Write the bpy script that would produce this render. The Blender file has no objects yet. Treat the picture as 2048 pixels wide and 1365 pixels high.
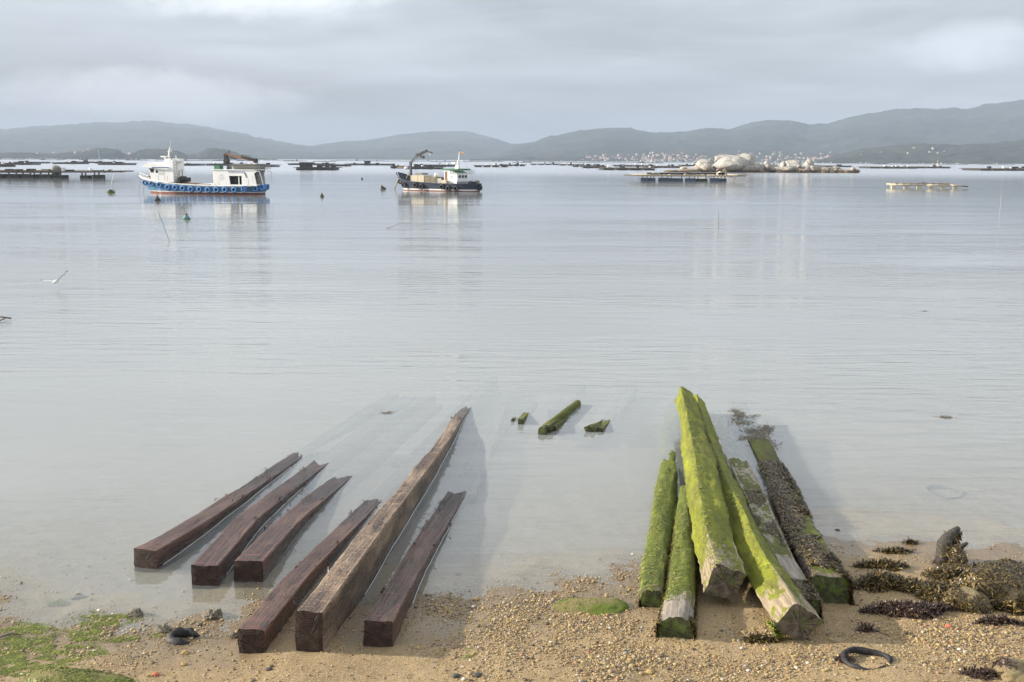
import bpy, math, random
import numpy as np
from mathutils import Vector, Matrix
random.seed(7)
rng = np.random.default_rng(11)
SC = bpy.context.scene
COL = SC.collection
PI = math.pi

# ------------------------------------------------------------------ camera
CAM_H, FPX, HOR, ROLL = 4.6, 1991.1, 319.0, 0.0049
PITCH = math.atan((682.5 - HOR) / FPX)
cam_d = bpy.data.cameras.new('camera'); cam_d.lens = 35; cam_d.sensor_width = 36
cam_d.clip_start = 0.1; cam_d.clip_end = 40000
cam = bpy.data.objects.new('camera', cam_d); COL.objects.link(cam)
CM = Matrix.Rotation(PI/2 - PITCH, 4, 'X') @ Matrix.Rotation(ROLL, 4, 'Z')
cam.matrix_world = Matrix.Translation((0, 0, CAM_H)) @ CM
SC.camera = cam

# ------------------------------------------------------------------ light
SUN_EL, SUN_BACK = math.radians(19), math.radians(6)
SUN_DIR = Vector((-math.cos(SUN_EL)*math.cos(SUN_BACK), math.cos(SUN_EL)*math.sin(SUN_BACK), math.sin(SUN_EL)))
EXPOSURE = 1.08
sun_d = bpy.data.lights.new('sun', 'SUN'); sun_d.energy = 5.0; sun_d.angle = math.radians(0.9)
sun_d.color = (1.0, 0.90, 0.76)
sun = bpy.data.objects.new('sun', sun_d); COL.objects.link(sun)
sun.rotation_euler = SUN_DIR.to_track_quat('Z', 'Y').to_euler(); sun.location = (-20, 5, 30)
SC.view_settings.view_transform = 'Standard'; SC.view_settings.look = 'None'
SC.view_settings.exposure = EXPOSURE; SC.view_settings.gamma = 1.0
SC.view_settings.use_curve_mapping = False
SC.render.engine = 'CYCLES'
cy = SC.cycles
cy.use_denoising = True
cy.max_bounces = 8; cy.diffuse_bounces = 3; cy.glossy_bounces = 3; cy.transparent_max_bounces = 8
cy.transmission_bounces = 4; cy.volume_bounces = 0
cy.caustics_reflective = False; cy.caustics_refractive = False
cy.sample_clamp_indirect = 6


class NT:
    """small node-tree writer"""
    def __init__(s, tree): s.t = tree
    def n(s, typ, **kw):
        nd = s.t.nodes.new('ShaderNode' + typ)
        for k, v in kw.items():
            if k.startswith('_'): setattr(nd, k[1:], v)
            else: s.put(nd, k.replace('__', ' '), v)
        return nd
    def put(s, nd, k, v):
        i = nd.inputs[int(k[1:])] if k[0] == 'i' and k[1:].isdigit() else nd.inputs[k]
        if isinstance(v, bpy.types.NodeSocket): s.t.links.new(v, i)
        elif isinstance(v, bpy.types.Node): s.t.links.new(v.outputs[0], i)
        else: i.default_value = v
    def math(s, op, a, b=0.0, c=0.0, clamp=False):
        nd = s.n('Math', _operation=op, _use_clamp=clamp, i0=a, i1=b)
        if op == 'MULTIPLY_ADD': s.put(nd, 'i2', c)
        return nd.outputs[0]
    def mix(s, f, a, b, typ='MIX'):
        nd = s.n('Mix', _data_type='RGBA', _blend_type=typ)
        s.put(nd, 'i0', f); s.put(nd, 'i6', a); s.put(nd, 'i7', b)
        return nd.outputs[2]
    def ramp(s, f, stops):
        nd = s.n('ValToRGB', Fac=f); cr = nd.color_ramp
        while len(cr.elements) < len(stops): cr.elements.new(0.5)
        for e, (p, c) in zip(cr.elements, stops):
            e.position = p; e.color = (*c, 1) if len(c) == 3 else c
        return nd.outputs[0]
    def noise(s, vec, scale=1.0, detail=3.0, rough=0.5, dist=0.0):
        return s.n('TexNoise', Vector=vec, Scale=scale, Detail=detail, Roughness=rough, Distortion=dist).outputs[0]
    def scl(s, vec, v, off=(0, 0, 0)):
        return s.n('Mapping', Vector=vec, Scale=v, Location=off).outputs[0]
    def rng(s, v, a, b, c=0.0, d=1.0, smooth=True):
        nd = s.n('MapRange', _interpolation_type='SMOOTHSTEP' if smooth else 'LINEAR', Value=v)
        nd.inputs[1].default_value = a; nd.inputs[2].default_value = b
        s.put(nd, 'i3', c); s.put(nd, 'i4', d)
        return nd.outputs[0]


def g(*c): return (*c, 1.0)

# ------------------------------------------------------------------ sky
w = bpy.data.worlds.new('World'); SC.world = w; w.use_nodes = True
w.node_tree.nodes.clear(); q = NT(w.node_tree)
dirv = q.n('TexCoord').outputs['Generated']
sep = q.n('SeparateXYZ', Vector=dirv)
zz = q.math('MAXIMUM', sep.outputs[2], 0.0)
KX = 2.0 ** (-EXPOSURE)
def sk(r, gg, b, m=1.0): return g(r*KX*m, gg*KX*m, b*KX*m)
grad = q.ramp(zz, [(0.0, sk(.56, .61, .70)), (0.05, sk(.55, .59, .68)), (0.14, sk(.64, .69, .77)), (0.26, sk(1.15, 1.19, 1.24)), (0.4, sk(1.50, 1.52, 1.55)), (1.0, sk(1.02, 1.05, 1.10))])
st1 = q.noise(q.scl(dirv, (1.6, 1.6, 11.0), (3.1, 0.4, 1.7)), 1.5, 4, 0.5, 0.35)
st2 = q.noise(q.scl(dirv, (4.0, 4.0, 22.0), (0.2, 5.4, 0.9)), 1.6, 5, 0.55, 0.5)
cl = q.math('ADD', q.rng(st1, 0.3, 0.72, 0.74, 1.22), q.rng(st2, 0.35, 0.75, -0.08, 0.09))
sky_c = q.n('VectorMath', _operation='SCALE', i0=grad); q.put(sky_c, 'Scale', cl)
sky_c = sky_c.outputs[0]
# broken brighter cloud: three soft banks seen in the photograph's sky
az = q.math('DIVIDE', sep.outputs[0], q.math('MAXIMUM', sep.outputs[1], 0.05))
wob = q.noise(q.scl(dirv, (9, 9, 16)), 1.6, 6, 0.6, 0.4)
front = q.math('GREATER_THAN', sep.outputs[1], 0.05)
for (a0, e0, ra, re, amp, col) in ((-.255, .160, .16, .034, .42, (1.22, 1.28, 1.30)), (-.345, .056, .17, .026, .34, (.98, 1.04, 1.12)),
                                   (.445, .100, .085, .024, .34, (.96, 1.04, 1.16)), (-.50, .055, .06, .010, .12, (.9, .97, 1.04))):
    da = q.math('DIVIDE', q.math('SUBTRACT', az, a0), ra)
    de = q.math('DIVIDE', q.math('SUBTRACT', sep.outputs[2], e0), re)
    d2 = q.math('ADD', q.math('MULTIPLY', da, da), q.math('MULTIPLY', de, de))
    d2 = q.math('ADD', d2, q.math('MULTIPLY', q.math('SUBTRACT', wob, 0.5), 2.6))
    m = q.math('MULTIPLY', q.rng(d2, 1.25, -0.25), front)
    sky_c = q.mix(q.math('MULTIPLY', m, amp*2.2), sky_c, sk(*col))
nish = q.n('TexSky', _sky_type='NISHITA', _sun_disc=False, _sun_elevation=SUN_EL, _sun_rotation=math.radians(-90) + SUN_BACK, _air_density=1.2, _dust_density=3.0)
bg1 = q.n('Background', Color=sky_c, Strength=0.90)
bg2 = q.n('Background', Color=nish.outputs[0], Strength=0.05 * 0.35)
add = q.n('AddShader', i0=bg1.outputs[0], i1=bg2.outputs[0])
q.t.links.new(add.outputs[0], q.n('OutputWorld').inputs[0])

# ------------------------------------------------------------------ helpers
def ray(u, v):
    return (CM.to_3x3() @ Vector(((u-1024)/FPX, (682.5-v)/FPX, -1.0)))
def P(u, v, z=0.0):
    d = ray(u, v); t = (z-CAM_H)/d.z
    return Vector((d.x*t, d.y*t, z))
def zat(u, v, Y):
    d = ray(u, v); t = Y/d.y
    return Vector((d.x*t, Y, CAM_H+d.z*t))

def _h(ix, iy, iz):
    n = (ix*374761393 + iy*668265263 + iz*2147483647 + 144665) & 0xffffffff
    n = ((n ^ (n >> 13))*1274126177) & 0xffffffff
    return ((n ^ (n >> 16)) & 0xffff)/65535.0
def vnoise(p):
    p = np.asarray(p, float); i = np.floor(p).astype(np.int64); f = p-i; f = f*f*(3-2*f)
    r = 0
    for a in (0, 1):
        for b in (0, 1):
            for c in (0, 1):
                wgt = (f[..., 0] if a else 1-f[..., 0])*(f[..., 1] if b else 1-f[..., 1])*(f[..., 2] if c else 1-f[..., 2])
                r = r + wgt*_h(i[..., 0]+a, i[..., 1]+b, i[..., 2]+c)
    return r
def fbm(p, oct=4, gain=.5):
    p = np.asarray(p, float); r = 0; a = 1; t = 0
    for k in range(oct):
        r = r + a*vnoise(p*2**k + 17.3*k); t += a; a *= gain
    return r/t
def fb2(x, y, s, oct=4, off=0.0, gain=.5):
    x = np.asarray(x, float)*s; y = np.asarray(y, float)*s
    return fbm(np.stack([x, y, np.full_like(x, off)], -1), oct, gain)

def tag(o, label=None, cat=None, group=None, kind=None):
    if label: o['label'] = label
    if cat: o['category'] = cat
    if group: o['group'] = group
    if kind: o['kind'] = kind
    return o
def thing(name, label, cat, loc=(0, 0, 0), rz=0.0, group=None):
    o = bpy.data.objects.new(name, None); COL.objects.link(o)
    o.location = loc; o.rotation_euler = (0, 0, rz); o.empty_display_size = .2
    return tag(o, label, cat, group)
def mk(name, V, F, mats, parent=None, smooth=False, mi=None, origin=None, attrs=None):
    V = np.asarray(V, float)
    if origin is not None: V = V-np.asarray(origin, float)
    me = bpy.data.meshes.new(name)
    if isinstance(F, np.ndarray):
        n, k = F.shape
        me.vertices.add(len(V)); me.vertices.foreach_set('co', V.astype(np.float32).ravel())
        me.loops.add(n*k); me.loops.foreach_set('vertex_index', F.astype(np.int32).ravel())
        me.polygons.add(n); me.polygons.foreach_set('loop_start', np.arange(0, n*k, k, dtype=np.int32))
        me.polygons.foreach_set('loop_total', np.full(n, k, np.int32))
        me.update(calc_edges=True)
    else:
        me.from_pydata(V.tolist(), [], [list(f) for f in F])
    if not isinstance(mats, (list, tuple)): mats = [mats]
    for m in mats: me.materials.append(m)
    if mi is not None: me.polygons.foreach_set('material_index', np.asarray(mi, np.int32))
    if smooth: me.polygons.foreach_set('use_smooth', np.ones(len(me.polygons), bool))
    for k, a in (attrs or {}).items():
        a = np.asarray(a, np.float32)
        at = me.attributes.new(k, 'FLOAT_VECTOR' if a.ndim == 2 else 'FLOAT', 'POINT')
        at.data.foreach_set('vector' if a.ndim == 2 else 'value', a.ravel())
    me.validate(); me.update()
    o = bpy.data.objects.new(name, me); COL.objects.link(o)
    if origin is not None: o.location = origin
    if parent is not None:
        o.parent = parent
        if origin is not None: o.location = (0, 0, 0)
    return o

class MB:
    """collects primitive pieces of ONE mesh"""
    def __init__(s): s.v = []; s.f = []; s.m = []
    def add(s, v, f, m=0):
        b = len(s.v); s.v += [tuple(p) for p in v]; s.f += [[i+b for i in q_] for q_ in f]; s.m += [m]*len(f); return s
    def box(s, x0, x1, y0, y1, z0, z1, m=0, bev=0.0):
        v = [(x, y, z) for z in (z0, z1) for y in (y0, y1) for x in (x0, x1)]
        return s.add(v, [(0, 2, 3, 1), (4, 5, 7, 6), (0, 1, 5, 4), (2, 6, 7, 3), (0, 4, 6, 2), (1, 3, 7, 5)], m)
    def prism(s, poly, y0, y1, m=0):
        """poly: (x,z) outline extruded along y"""
        n = len(poly); v = [(x, y0, z) for x, z in poly]+[(x, y1, z) for x, z in poly]
        f = [list(range(n)), list(range(2*n-1, n-1, -1))]+[(i, i+n, (i+1) % n+n, (i+1) % n) for i in range(n)]
        return s.add(v, f, m)
    def tube(s, pts, r, k=6, m=0, caps=True):
        pts = [Vector(p) for p in pts]; n = len(pts); rr = r if isinstance(r, (list, tuple)) else [r]*n
        v = []; 
        for i, p in enumerate(pts):
            t = (pts[min(i+1, n-1)]-pts[max(i-1, 0)]).normalized()
            a = t.orthogonal().normalized() if i == 0 else (a-t*a.dot(t)).normalized()
            b = t.cross(a)
            v += [p+(a*math.cos(j*2*PI/k)+b*math.sin(j*2*PI/k))*rr[i] for j in range(k)]
        f = [(i*k+j, i*k+(j+1) % k, (i+1)*k+(j+1) % k, (i+1)*k+j) for i in range(n-1) for j in range(k)]
        if caps: f += [list(range(k-1, -1, -1)), list(range((n-1)*k, n*k))]
        return s.add(v, f, m)
    def bar(s, a, b, wd, ht, m=0):
        """rectangular bar from a to b"""
        a, b = Vector(a), Vector(b); t = (b-a).normalized(); up = Vector((0, 0, 1)) if abs(t.z) < .9 else Vector((0, 1, 0))
        x = t.cross(up).normalized(); y = x.cross(t)
        v = [p+x*sx*wd/2+y*sy*ht/2 for p in (a, b) for sx, sy in ((-1, -1), (1, -1), (1, 1), (-1, 1))]
        return s.add(v, [(3, 2, 1, 0), (4, 5, 6, 7), (0, 1, 5, 4), (1, 2, 6, 5), (2, 3, 7, 6), (3, 0, 4, 7)], m)
    def lathe(s, prof, k=12, c=(0, 0, 0), m=0):
        v = [(c[0]+r*math.cos(j*2*PI/k), c[1]+r*math.sin(j*2*PI/k), c[2]+z) for r, z in prof for j in range(k)]
        n = len(prof)
        f = [(i*k+j, i*k+(j+1) % k, (i+1)*k+(j+1) % k, (i+1)*k+j) for i in range(n-1) for j in range(k)]
        f += [list(range(k-1, -1, -1)), list(range((n-1)*k, n*k))]
        return s.add(v, f, m)
    def torus(s, c, R, r, axis='y', K=20, k=8, m=0):
        v = []
        for i in range(K):
            a = i*2*PI/K
            for j in range(k):
                b = j*2*PI/k; rad = R+r*math.cos(b); h = r*1.5*math.sin(b)
                p = (rad*math.cos(a), h, rad*math.sin(a)) if axis == 'y' else (rad*math.cos(a), rad*math.sin(a), h)
                v.append((c[0]+p[0], c[1]+p[1], c[2]+p[2]))
        f = [(i*k+j, i*k+(j+1) % k, ((i+1) % K)*k+(j+1) % k, ((i+1) % K)*k+j) for i in range(K) for j in range(k)]
        return s.add(v, f, m)
    def build(s, name, mats, parent=None, smooth=False, origin=None):
        return mk(name, s.v, s.f, mats, parent, smooth, s.m, origin)

# ------------------------------------------------------------------ materials
def newmat(name):
    m = bpy.data.materials.new(name); m.use_nodes = True; m.node_tree.nodes.clear()
    return m, NT(m.node_tree)
def pbsdf(n, col, rough=.6, spec=.4, bump=None, bdist=.01, bstr=1.0, **kw):
    b = n.n('BsdfPrincipled', Roughness=rough, **kw)
    n.put(b, 'Base Color', col); n.put(b, 'Specular IOR Level', spec)
    if bump is not None:
        n.put(b, 'Normal', n.n('Bump', Height=bump, Distance=bdist, Strength=bstr).outputs[0])
    n.t.links.new(b.outputs[0], n.n('OutputMaterial').inputs[0])
    return b
_mc = {}
def paint(name, col, rough=.45, wear=.25, wearcol=(.18, .12, .08), scale=2.0, metallic=0.0):
    """painted or plain surface with grime and patchy wear"""
    if name in _mc: return _mc[name]
    m, n = newmat(name); oc = n.n('TexCoord').outputs['Object']
    a = n.noise(oc, scale, 5, .6); b = n.noise(n.scl(oc, (3, 3, .6)), scale*1.5, 4, .6)
    c = n.mix(n.rng(a, .3, .75, 0, .35), g(*col), g(*[x*.72 for x in col]))
    c = n.mix(n.rng(b, .55, .8, 0, wear), c, g(*wearcol))
    pbsdf(n, c, n.rng(a, .3, .8, rough, min(1, rough+.25)), .4, b, .01, .3, Metallic=metallic)
    _mc[name] = m; return m

# sand -------------------------------------------------------------
M_SAND, n = newmat('wet_sand')
pos = n.n('NewGeometry').outputs['Position']; zs = n.n('SeparateXYZ', Vector=pos).outputs[2]
n1 = n.noise(pos, 1.3, 4, .55); n2 = n.noise(pos, 42, 3, .7); n3 = n.noise(pos, 110, 2, .6); n4 = n.noise(pos, 7, 4, .6)
c = n.mix(n.rng(n1, .35, .68), g(.205, .142, .070), g(.275, .197, .101))
c = n.mix(n.rng(n4, .52, .72, 0, .55), c, g(.27, .20, .12))
c = n.mix(n.rng(n2, .48, .70, 0, .85), c, g(.38, .295, .165))
c = n.mix(n.rng(n3, .56, .70, 0, .8), c, g(.13, .10, .065))
c = n.mix(n.rng(n3, .42, .32, 0, .7), c, g(.62, .54, .40))
hz = n.math('ADD', zs, n.math('MULTIPLY', n.math('SUBTRACT', n4, .5), .05))
wet = n.math('MULTIPLY', n.rng(hz, .085, .005), n.rng(zs, -.03, -.004))
c = n.mix(wet, c, n.mix(.62, c, g(.11, .08, .05)))
deep = n.rng(zs, .0, -.05)
c = n.mix(deep, c, n.mix(n.rng(n2, .4, .7, 0, .5), g(.225, .20, .16), g(.15, .135, .105)))
hgt = n.math('ADD', n.math('MULTIPLY', n2, .6), n.math('MULTIPLY', n3, .5))
pbsdf(n, c, n.rng(wet, 0, 1, .75, .2), n.rng(wet, 0, 1, .25, .5), hgt, .012, .9)

# water ------------------------------------------------------------
M_WATER, n = newmat('sea_water')
pos = n.n('NewGeometry').outputs['Position']; yy = n.n('SeparateXYZ', Vector=pos).outputs[1]
band = n.noise(n.scl(pos, (.0035, .022, 1)), 1.0, 3, .5, .6)      # long wind lanes
patch = n.noise(n.scl(pos, (.05, .16, 1), (3, 1, 0)), 1.0, 3, .55)
lane = n.rng(band, .42, .60)
near = n.rng(yy, 55, 18)
a1 = n.noise(n.scl(pos, (1.6, 7.5, 1)), 1.0, 3, .55, .4)          # centimetre ripples
a2 = n.noise(n.scl(pos, (.55, 2.6, 1), (5, 2, 0)), 1.0, 3, .5, .5)
a3 = n.noise(n.scl(pos, (.10, .55, 1), (1, 7, 0)), 1.0, 4, .5, .3)
h = n.math('MULTIPLY', a1, n.math('MULTIPLY', n.rng(patch, .35, .65, .0018, .0110), n.math('MULTIPLY', n.rng(yy, 9.5, 14, .35, 1.0), n.rng(yy, 40, 110, 1.0, .12))))
h = n.math('ADD', h, n.math('MULTIPLY', a2, n.math('MULTIPLY', n.rng(patch, .3, .7, .008, .042), n.math('MULTIPLY', n.rng(yy, 9.5, 16, .3, 1.0), n.rng(yy, 40, 110, 1.0, .10)))))
h = n.math('ADD', h, n.math('MULTIPLY', a3, n.math('MULTIPLY', n.rng(lane, 0, 1, .009, .045), n.rng(yy, 12, 40, .25, 1.0))))
nb = n.n('Bump', Height=h, Distance=1.0, Strength=1.0).outputs[0]
bk = n.n('NewGeometry').outputs['Backfacing']
fr = n.n('Fresnel', IOR=n.rng(bk, 0, 1, 1.36, 1/1.36), Normal=nb).outputs[0]
gl = n.n('BsdfGlossy', Color=g(.97, .98, 1.0), Roughness=n.math('ADD', n.rng(yy, 15, 140, .02, .06), n.rng(yy, 165, 420, 0, .12)), Normal=nb)
tr = n.n('BsdfTransparent', Color=g(.93, .95, .93))
silt = n.n('BsdfDiffuse', Color=g(.365, .395, .395))
dep = n.n('Attribute', _attribute_name='depth').outputs['Fac']
turb = n.math('MULTIPLY', n.math('SUBTRACT', 1.0, n.math('EXPONENT', n.math('MULTIPLY', dep, -5.0))), .50)
body = n.n('MixShader', Fac=n.math('ADD', turb, .10), i1=tr.outputs[0], i2=silt.outputs[0])
ws = n.n('MixShader', Fac=fr, i1=body.outputs[0], i2=gl.outputs[0])
n.t.links.new(ws.outputs[0], n.n('OutputMaterial').inputs[0])

# wood -------------------------------------------------------------
def wood(name, dark, mid, pale, pale_amt=.2, rough=.38, saw=.5, red=0.0):
    m, n = newmat(name); lp = n.n('Attribute', _attribute_name='lp').outputs['Vector']
    gr = n.noise(n.scl(lp, (1.2, 26, 26)), 1.0, 5, .62, .25)
    big = n.noise(n.scl(lp, (.9, 3, 3)), 1.0, 4, .55)
    cut = n.noise(n.scl(lp, (42, 3.0, 3.0)), 1.0, 3, .6, .5)
    fine = n.noise(n.scl(lp, (9, 120, 120)), 1.0, 3, .6)
    c = n.mix(n.rng(gr, .32, .68), g(*dark), g(*mid))
    c = n.mix(n.rng(big, .42, .72, 0, pale_amt), c, g(*pale))
    c = n.mix(n.rng(cut, .54, .70, 0, saw*.5), c, g(*[x*1.25 for x in pale]))
    c = n.mix(n.rng(fine, .52, .70, 0, .75), c, g(*[x*.35 for x in dark]))
    spk = n.noise(n.scl(lp, (60, 60, 60)), 1.0, 3, .7)
    c = n.mix(n.rng(spk, .56, .70, 0, pale_amt), c, g(*[x*1.5 for x in pale]))
    eg = n.n('Attribute', _attribute_name='edge').outputs['Fac']
    c = n.mix(n.math('MULTIPLY', n.rng(eg, .3, 1.0), n.rng(spk, .40, .62, 0, .75)), c, g(*[x*1.2 for x in pale]))
    crk = n.noise(n.scl(lp, (1.1, 34, 34), (3, 1, 2)), 1.0, 2, .5, .8)
    ck = n.rng(n.math('ABSOLUTE', n.math('SUBTRACT', crk, .5)), .018, .004)
    c = n.mix(n.math('MULTIPLY', ck, .85), c, g(.004, .003, .003))
    if red:
        sx = n.n('SeparateXYZ', Vector=lp).outputs[0]
        c = n.mix(n.math('MULTIPLY', n.rng(cut, .58, .66, 0, 1), n.rng(sx, red, .04)), c, g(.34, .09, .06))
    ht = n.math('ADD', n.math('ADD', gr, n.math('MULTIPLY', fine, .5)), n.math('MULTIPLY', cut, .55))
    ht = n.math('SUBTRACT', n.math('ADD', ht, n.math('MULTIPLY', spk, .4)), ck)
    wz = n.n('SeparateXYZ', Vector=n.n('NewGeometry').outputs['Position']).outputs[2]
    tide = n.rng(n.math('ADD', wz, n.math('MULTIPLY', n.math('SUBTRACT', big, .5), .10)), .10, .05)
    c = n.mix(n.math('MULTIPLY', tide, .55), c, g(.014, .010, .008))
    pbsdf(n, c, n.rng(tide, 0, 1, rough+.08, rough*.6), .5, ht, .02, .8)
    return m
M_DARK = wood('dark_wet_timber', (.022, .010, .006), (.085, .037, .023), (.185, .105, .072), .55, .30, .8, .35)
M_DARK2 = wood('worn_brown_timber', (.036, .021, .013), (.115, .068, .042), (.37, .27, .18), .85, .42, 1.2)
M_SUNK = wood('sunken_timber', (.26, .22, .19), (.34, .29, .26), (.4, .34, .3), .5, .7, .3)

def endgrain(name, dark, pale, green=0.0):
    m, n = newmat(name); lp = n.n('Attribute', _attribute_name='lp').outputs['Vector']
    s3 = n.n('SeparateXYZ', Vector=lp); y, z = s3.outputs[1], s3.outputs[2]
    wv = n.noise(n.scl(lp, (0, 7, 7)), 1, 3, .5)
    r = n.math('SQRT', n.math('ADD', n.math('MULTIPLY', y, y), n.math('MULTIPLY', z, z)))
    rr = n.math('SINE', n.math('MULTIPLY', n.math('ADD', r, n.math('MULTIPLY', wv, .05)), 330))
    ang = n.math('ARCTAN2', z, y)
    cv = n.n('CombineXYZ', X=n.math('MULTIPLY', n.math('SINE', ang), 3.2), Y=n.math('MULTIPLY', n.math('COSINE', ang), 3.2), Z=n.math('MULTIPLY', r, 2.0)).outputs[0]
    crk = n.noise(cv, 2.2, 2, .5); mott = n.noise(n.scl(lp, (0, 14, 14)), 1, 4, .6)
    c = n.mix(n.rng(mott, .3, .7), g(*dark), g(*pale))
    c = n.mix(n.rng(rr, -.2, 1, 0, .22), c, g(*[x*.4 for x in dark]))
    ck = n.math('MULTIPLY', n.rng(crk, .60, .66), n.rng(r, .0, .05, .3, 1))
    c = n.mix(ck, c, g(.008, .006, .005))
    if green: c = n.mix(n.rng(n.noise(n.scl(lp, (0, 9, 9), (0, 3, 1)), 1, 4, .6), .5, .62, 0, green), c, g(.07, .11, .015))
    pbsdf(n, c, .6, .3, n.math('SUBTRACT', n.math('MULTIPLY', rr, .12), ck), .012, .8)
    return m
M_END_D = endgrain('dark_end_grain', (.022, .013, .010), (.060, .034, .026))
M_END_P = endgrain('weathered_end_grain', (.06, .048, .036), (.17, .135, .10), .5)
M_END_G = endgrain('slimy_end_grain', (.03, .035, .012), (.075, .085, .03), .8)

def mossy(name, hi, lo, bare, bare_amt, bare_to, fuzz=1.0, streak=.5):
    """algae over wood: bare_to = metres from the near end that stay worn and bare"""
    m, n = newmat(name); lp = n.n('Attribute', _attribute_name='lp').outputs['Vector']
    sx = n.n('SeparateXYZ', Vector=lp).outputs[0]
    big = n.noise(n.scl(lp, (1.3, 4, 4)), 1, 4, .6); md = n.noise(n.scl(lp, (7, 12, 12)), 1, 4, .6)
    hair = n.noise(n.scl(lp, (55, 16, 16)), 1, 4, .65, .6); fine = n.noise(n.scl(lp, (140, 160, 160)), 1, 2, .6)
    gr = n.noise(n.scl(lp, (2, 40, 40)), 1, 4, .6)
    c = n.mix(n.rng(big, .32, .68), g(*lo), g(*hi))
    c = n.mix(n.rng(hair, .50, .72, 0, .55), c, g(*[x*.45 for x in lo]))
    c = n.mix(n.rng(md, .56, .76, 0, streak), c, g(.34, .36, .19))
    wd = n.mix(n.rng(gr, .35, .65), g(*bare), g(*[x*.55 for x in bare]))
    k = n.math('ADD', n.math('MULTIPLY', n.rng(sx, bare_to, bare_to*.25), .42), n.math('MULTIPLY', n.math('ADD', big, md), .5))
    eg = n.n('Attribute', _attribute_name='edge').outputs['Fac']
    k = n.math('ADD', k, n.math('MULTIPLY', n.rng(eg, .35, 1.0), .16))
    bm = n.rng(k, .92-bare_amt, .98-bare_amt)
    stain = n.noise(n.scl(lp, (2.4, 7, 7), (4, 2, 9)), 1, 5, .65, .4)
    c = n.mix(n.rng(stain, .50, .68, 0, .75), c, g(.11, .095, .032))
    c = n.mix(n.rng(stain, .44, .30, 0, .55), c, g(*[min(1, x*1.5) for x in hi]))
    sp2 = n.noise(n.scl(lp, (34, 42, 42)), 1, 4, .75)
    c = n.mix(n.rng(sp2, .54, .68, 0, .7), c, g(*[x*.38 for x in lo]))
    c = n.mix(n.rng(sp2, .44, .30, 0, .5), c, g(*[min(1, x*1.35+.01) for x in hi]))
    c = n.mix(bm, c, wd)
    c = n.mix(n.rng(fine, .58, .70, 0, .6), c, g(*[x*.3 for x in lo]))
    ht = n.math('ADD', n.math('ADD', n.math('MULTIPLY', hair, fuzz), n.math('MULTIPLY', fine, .5*fuzz)), n.math('MULTIPLY', gr, .5))
    pbsdf(n, c, n.rng(bm, 0, 1, .7, .6), .25, ht, .025, .8)
    return m
M_MOSS_A = mossy('green_slimed_wood', (.150, .185, .022), (.075, .100, .016), (.17, .145, .085), .13, .3, 1.2, .7)
M_MOSS_C = mossy('bright_green_wood', (.215, .235, .020), (.130, .145, .016), (.36, .29, .20), .07, 1.3, .9, .25)
M_MOSS_B = mossy('half_bare_green_log', (.13, .16, .02), (.06, .085, .015), (.34, .30, .25), .16, 1.1, 1.3, .7)
M_PLANK = mossy('pale_slimed_plank', (.15, .165, .03), (.09, .10, .025), (.36, .32, .26), .42, 1.6, .6, .3)
M_WEEDLOG = mossy('weedy_dark_log', (.12, .14, .02), (.05, .05, .016), (.20, .17, .12), .10, .3, .8, .3)
M_GLOG = mossy('drab_green_log', (.13, .145, .02), (.065, .075, .014), (.16, .14, .10), .08, .2, .8, .2)

# seaweed, pebbles, rocks -------------------------------------------
def leafmat(name, stops, rough=.45):
    m, n = newmat(name); v = n.n('Attribute', _attribute_name='rnd').outputs['Fac']
    pbsdf(n, n.ramp(v, stops), rough, .45)
    return m
M_WEED = leafmat('bladder_weed', [(0, (.018, .012, .006)), (.35, (.040, .027, .009)), (.62, (.080, .056, .015)), (.88, (.15, .105, .028)), (1, (.24, .165, .05))], .4)
M_WEEDR = leafmat('dark_red_weed', [(0, (.016, .009, .008)), (.5, (.045, .024, .018)), (.85, (.08, .045, .028)), (1, (.14, .10, .04))])
M_ALGA = leafmat('green_weed', [(0, (.03, .05, .008)), (.4, (.09, .11, .014)), (.75, (.185, .21, .022)), (1, (.31, .32, .06))], .6)
M_STRAND = leafmat('algae_strand', [(0, (.06, .075, .012)), (.4, (.12, .14, .016)), (.8, (.19, .21, .022)), (1, (.30, .31, .10))], .6)
M_PEB = leafmat('beach_pebbles', [(0, (.05, .038, .026)), (.18, (.13, .095, .055)), (.34, (.24, .165, .066)), (.52, (.33, .235, .088)), (.7, (.26, .187, .092)), (.86, (.35, .275, .157)), (.92, (.30, .13, .07)), (.95, (.2, .19, .16)), (1, (.58, .52, .42))], .5)
M_TWIG = paint('driftwood_grey', (.16, .135, .11), .8, .3, (.05, .04, .03), 9)

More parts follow.
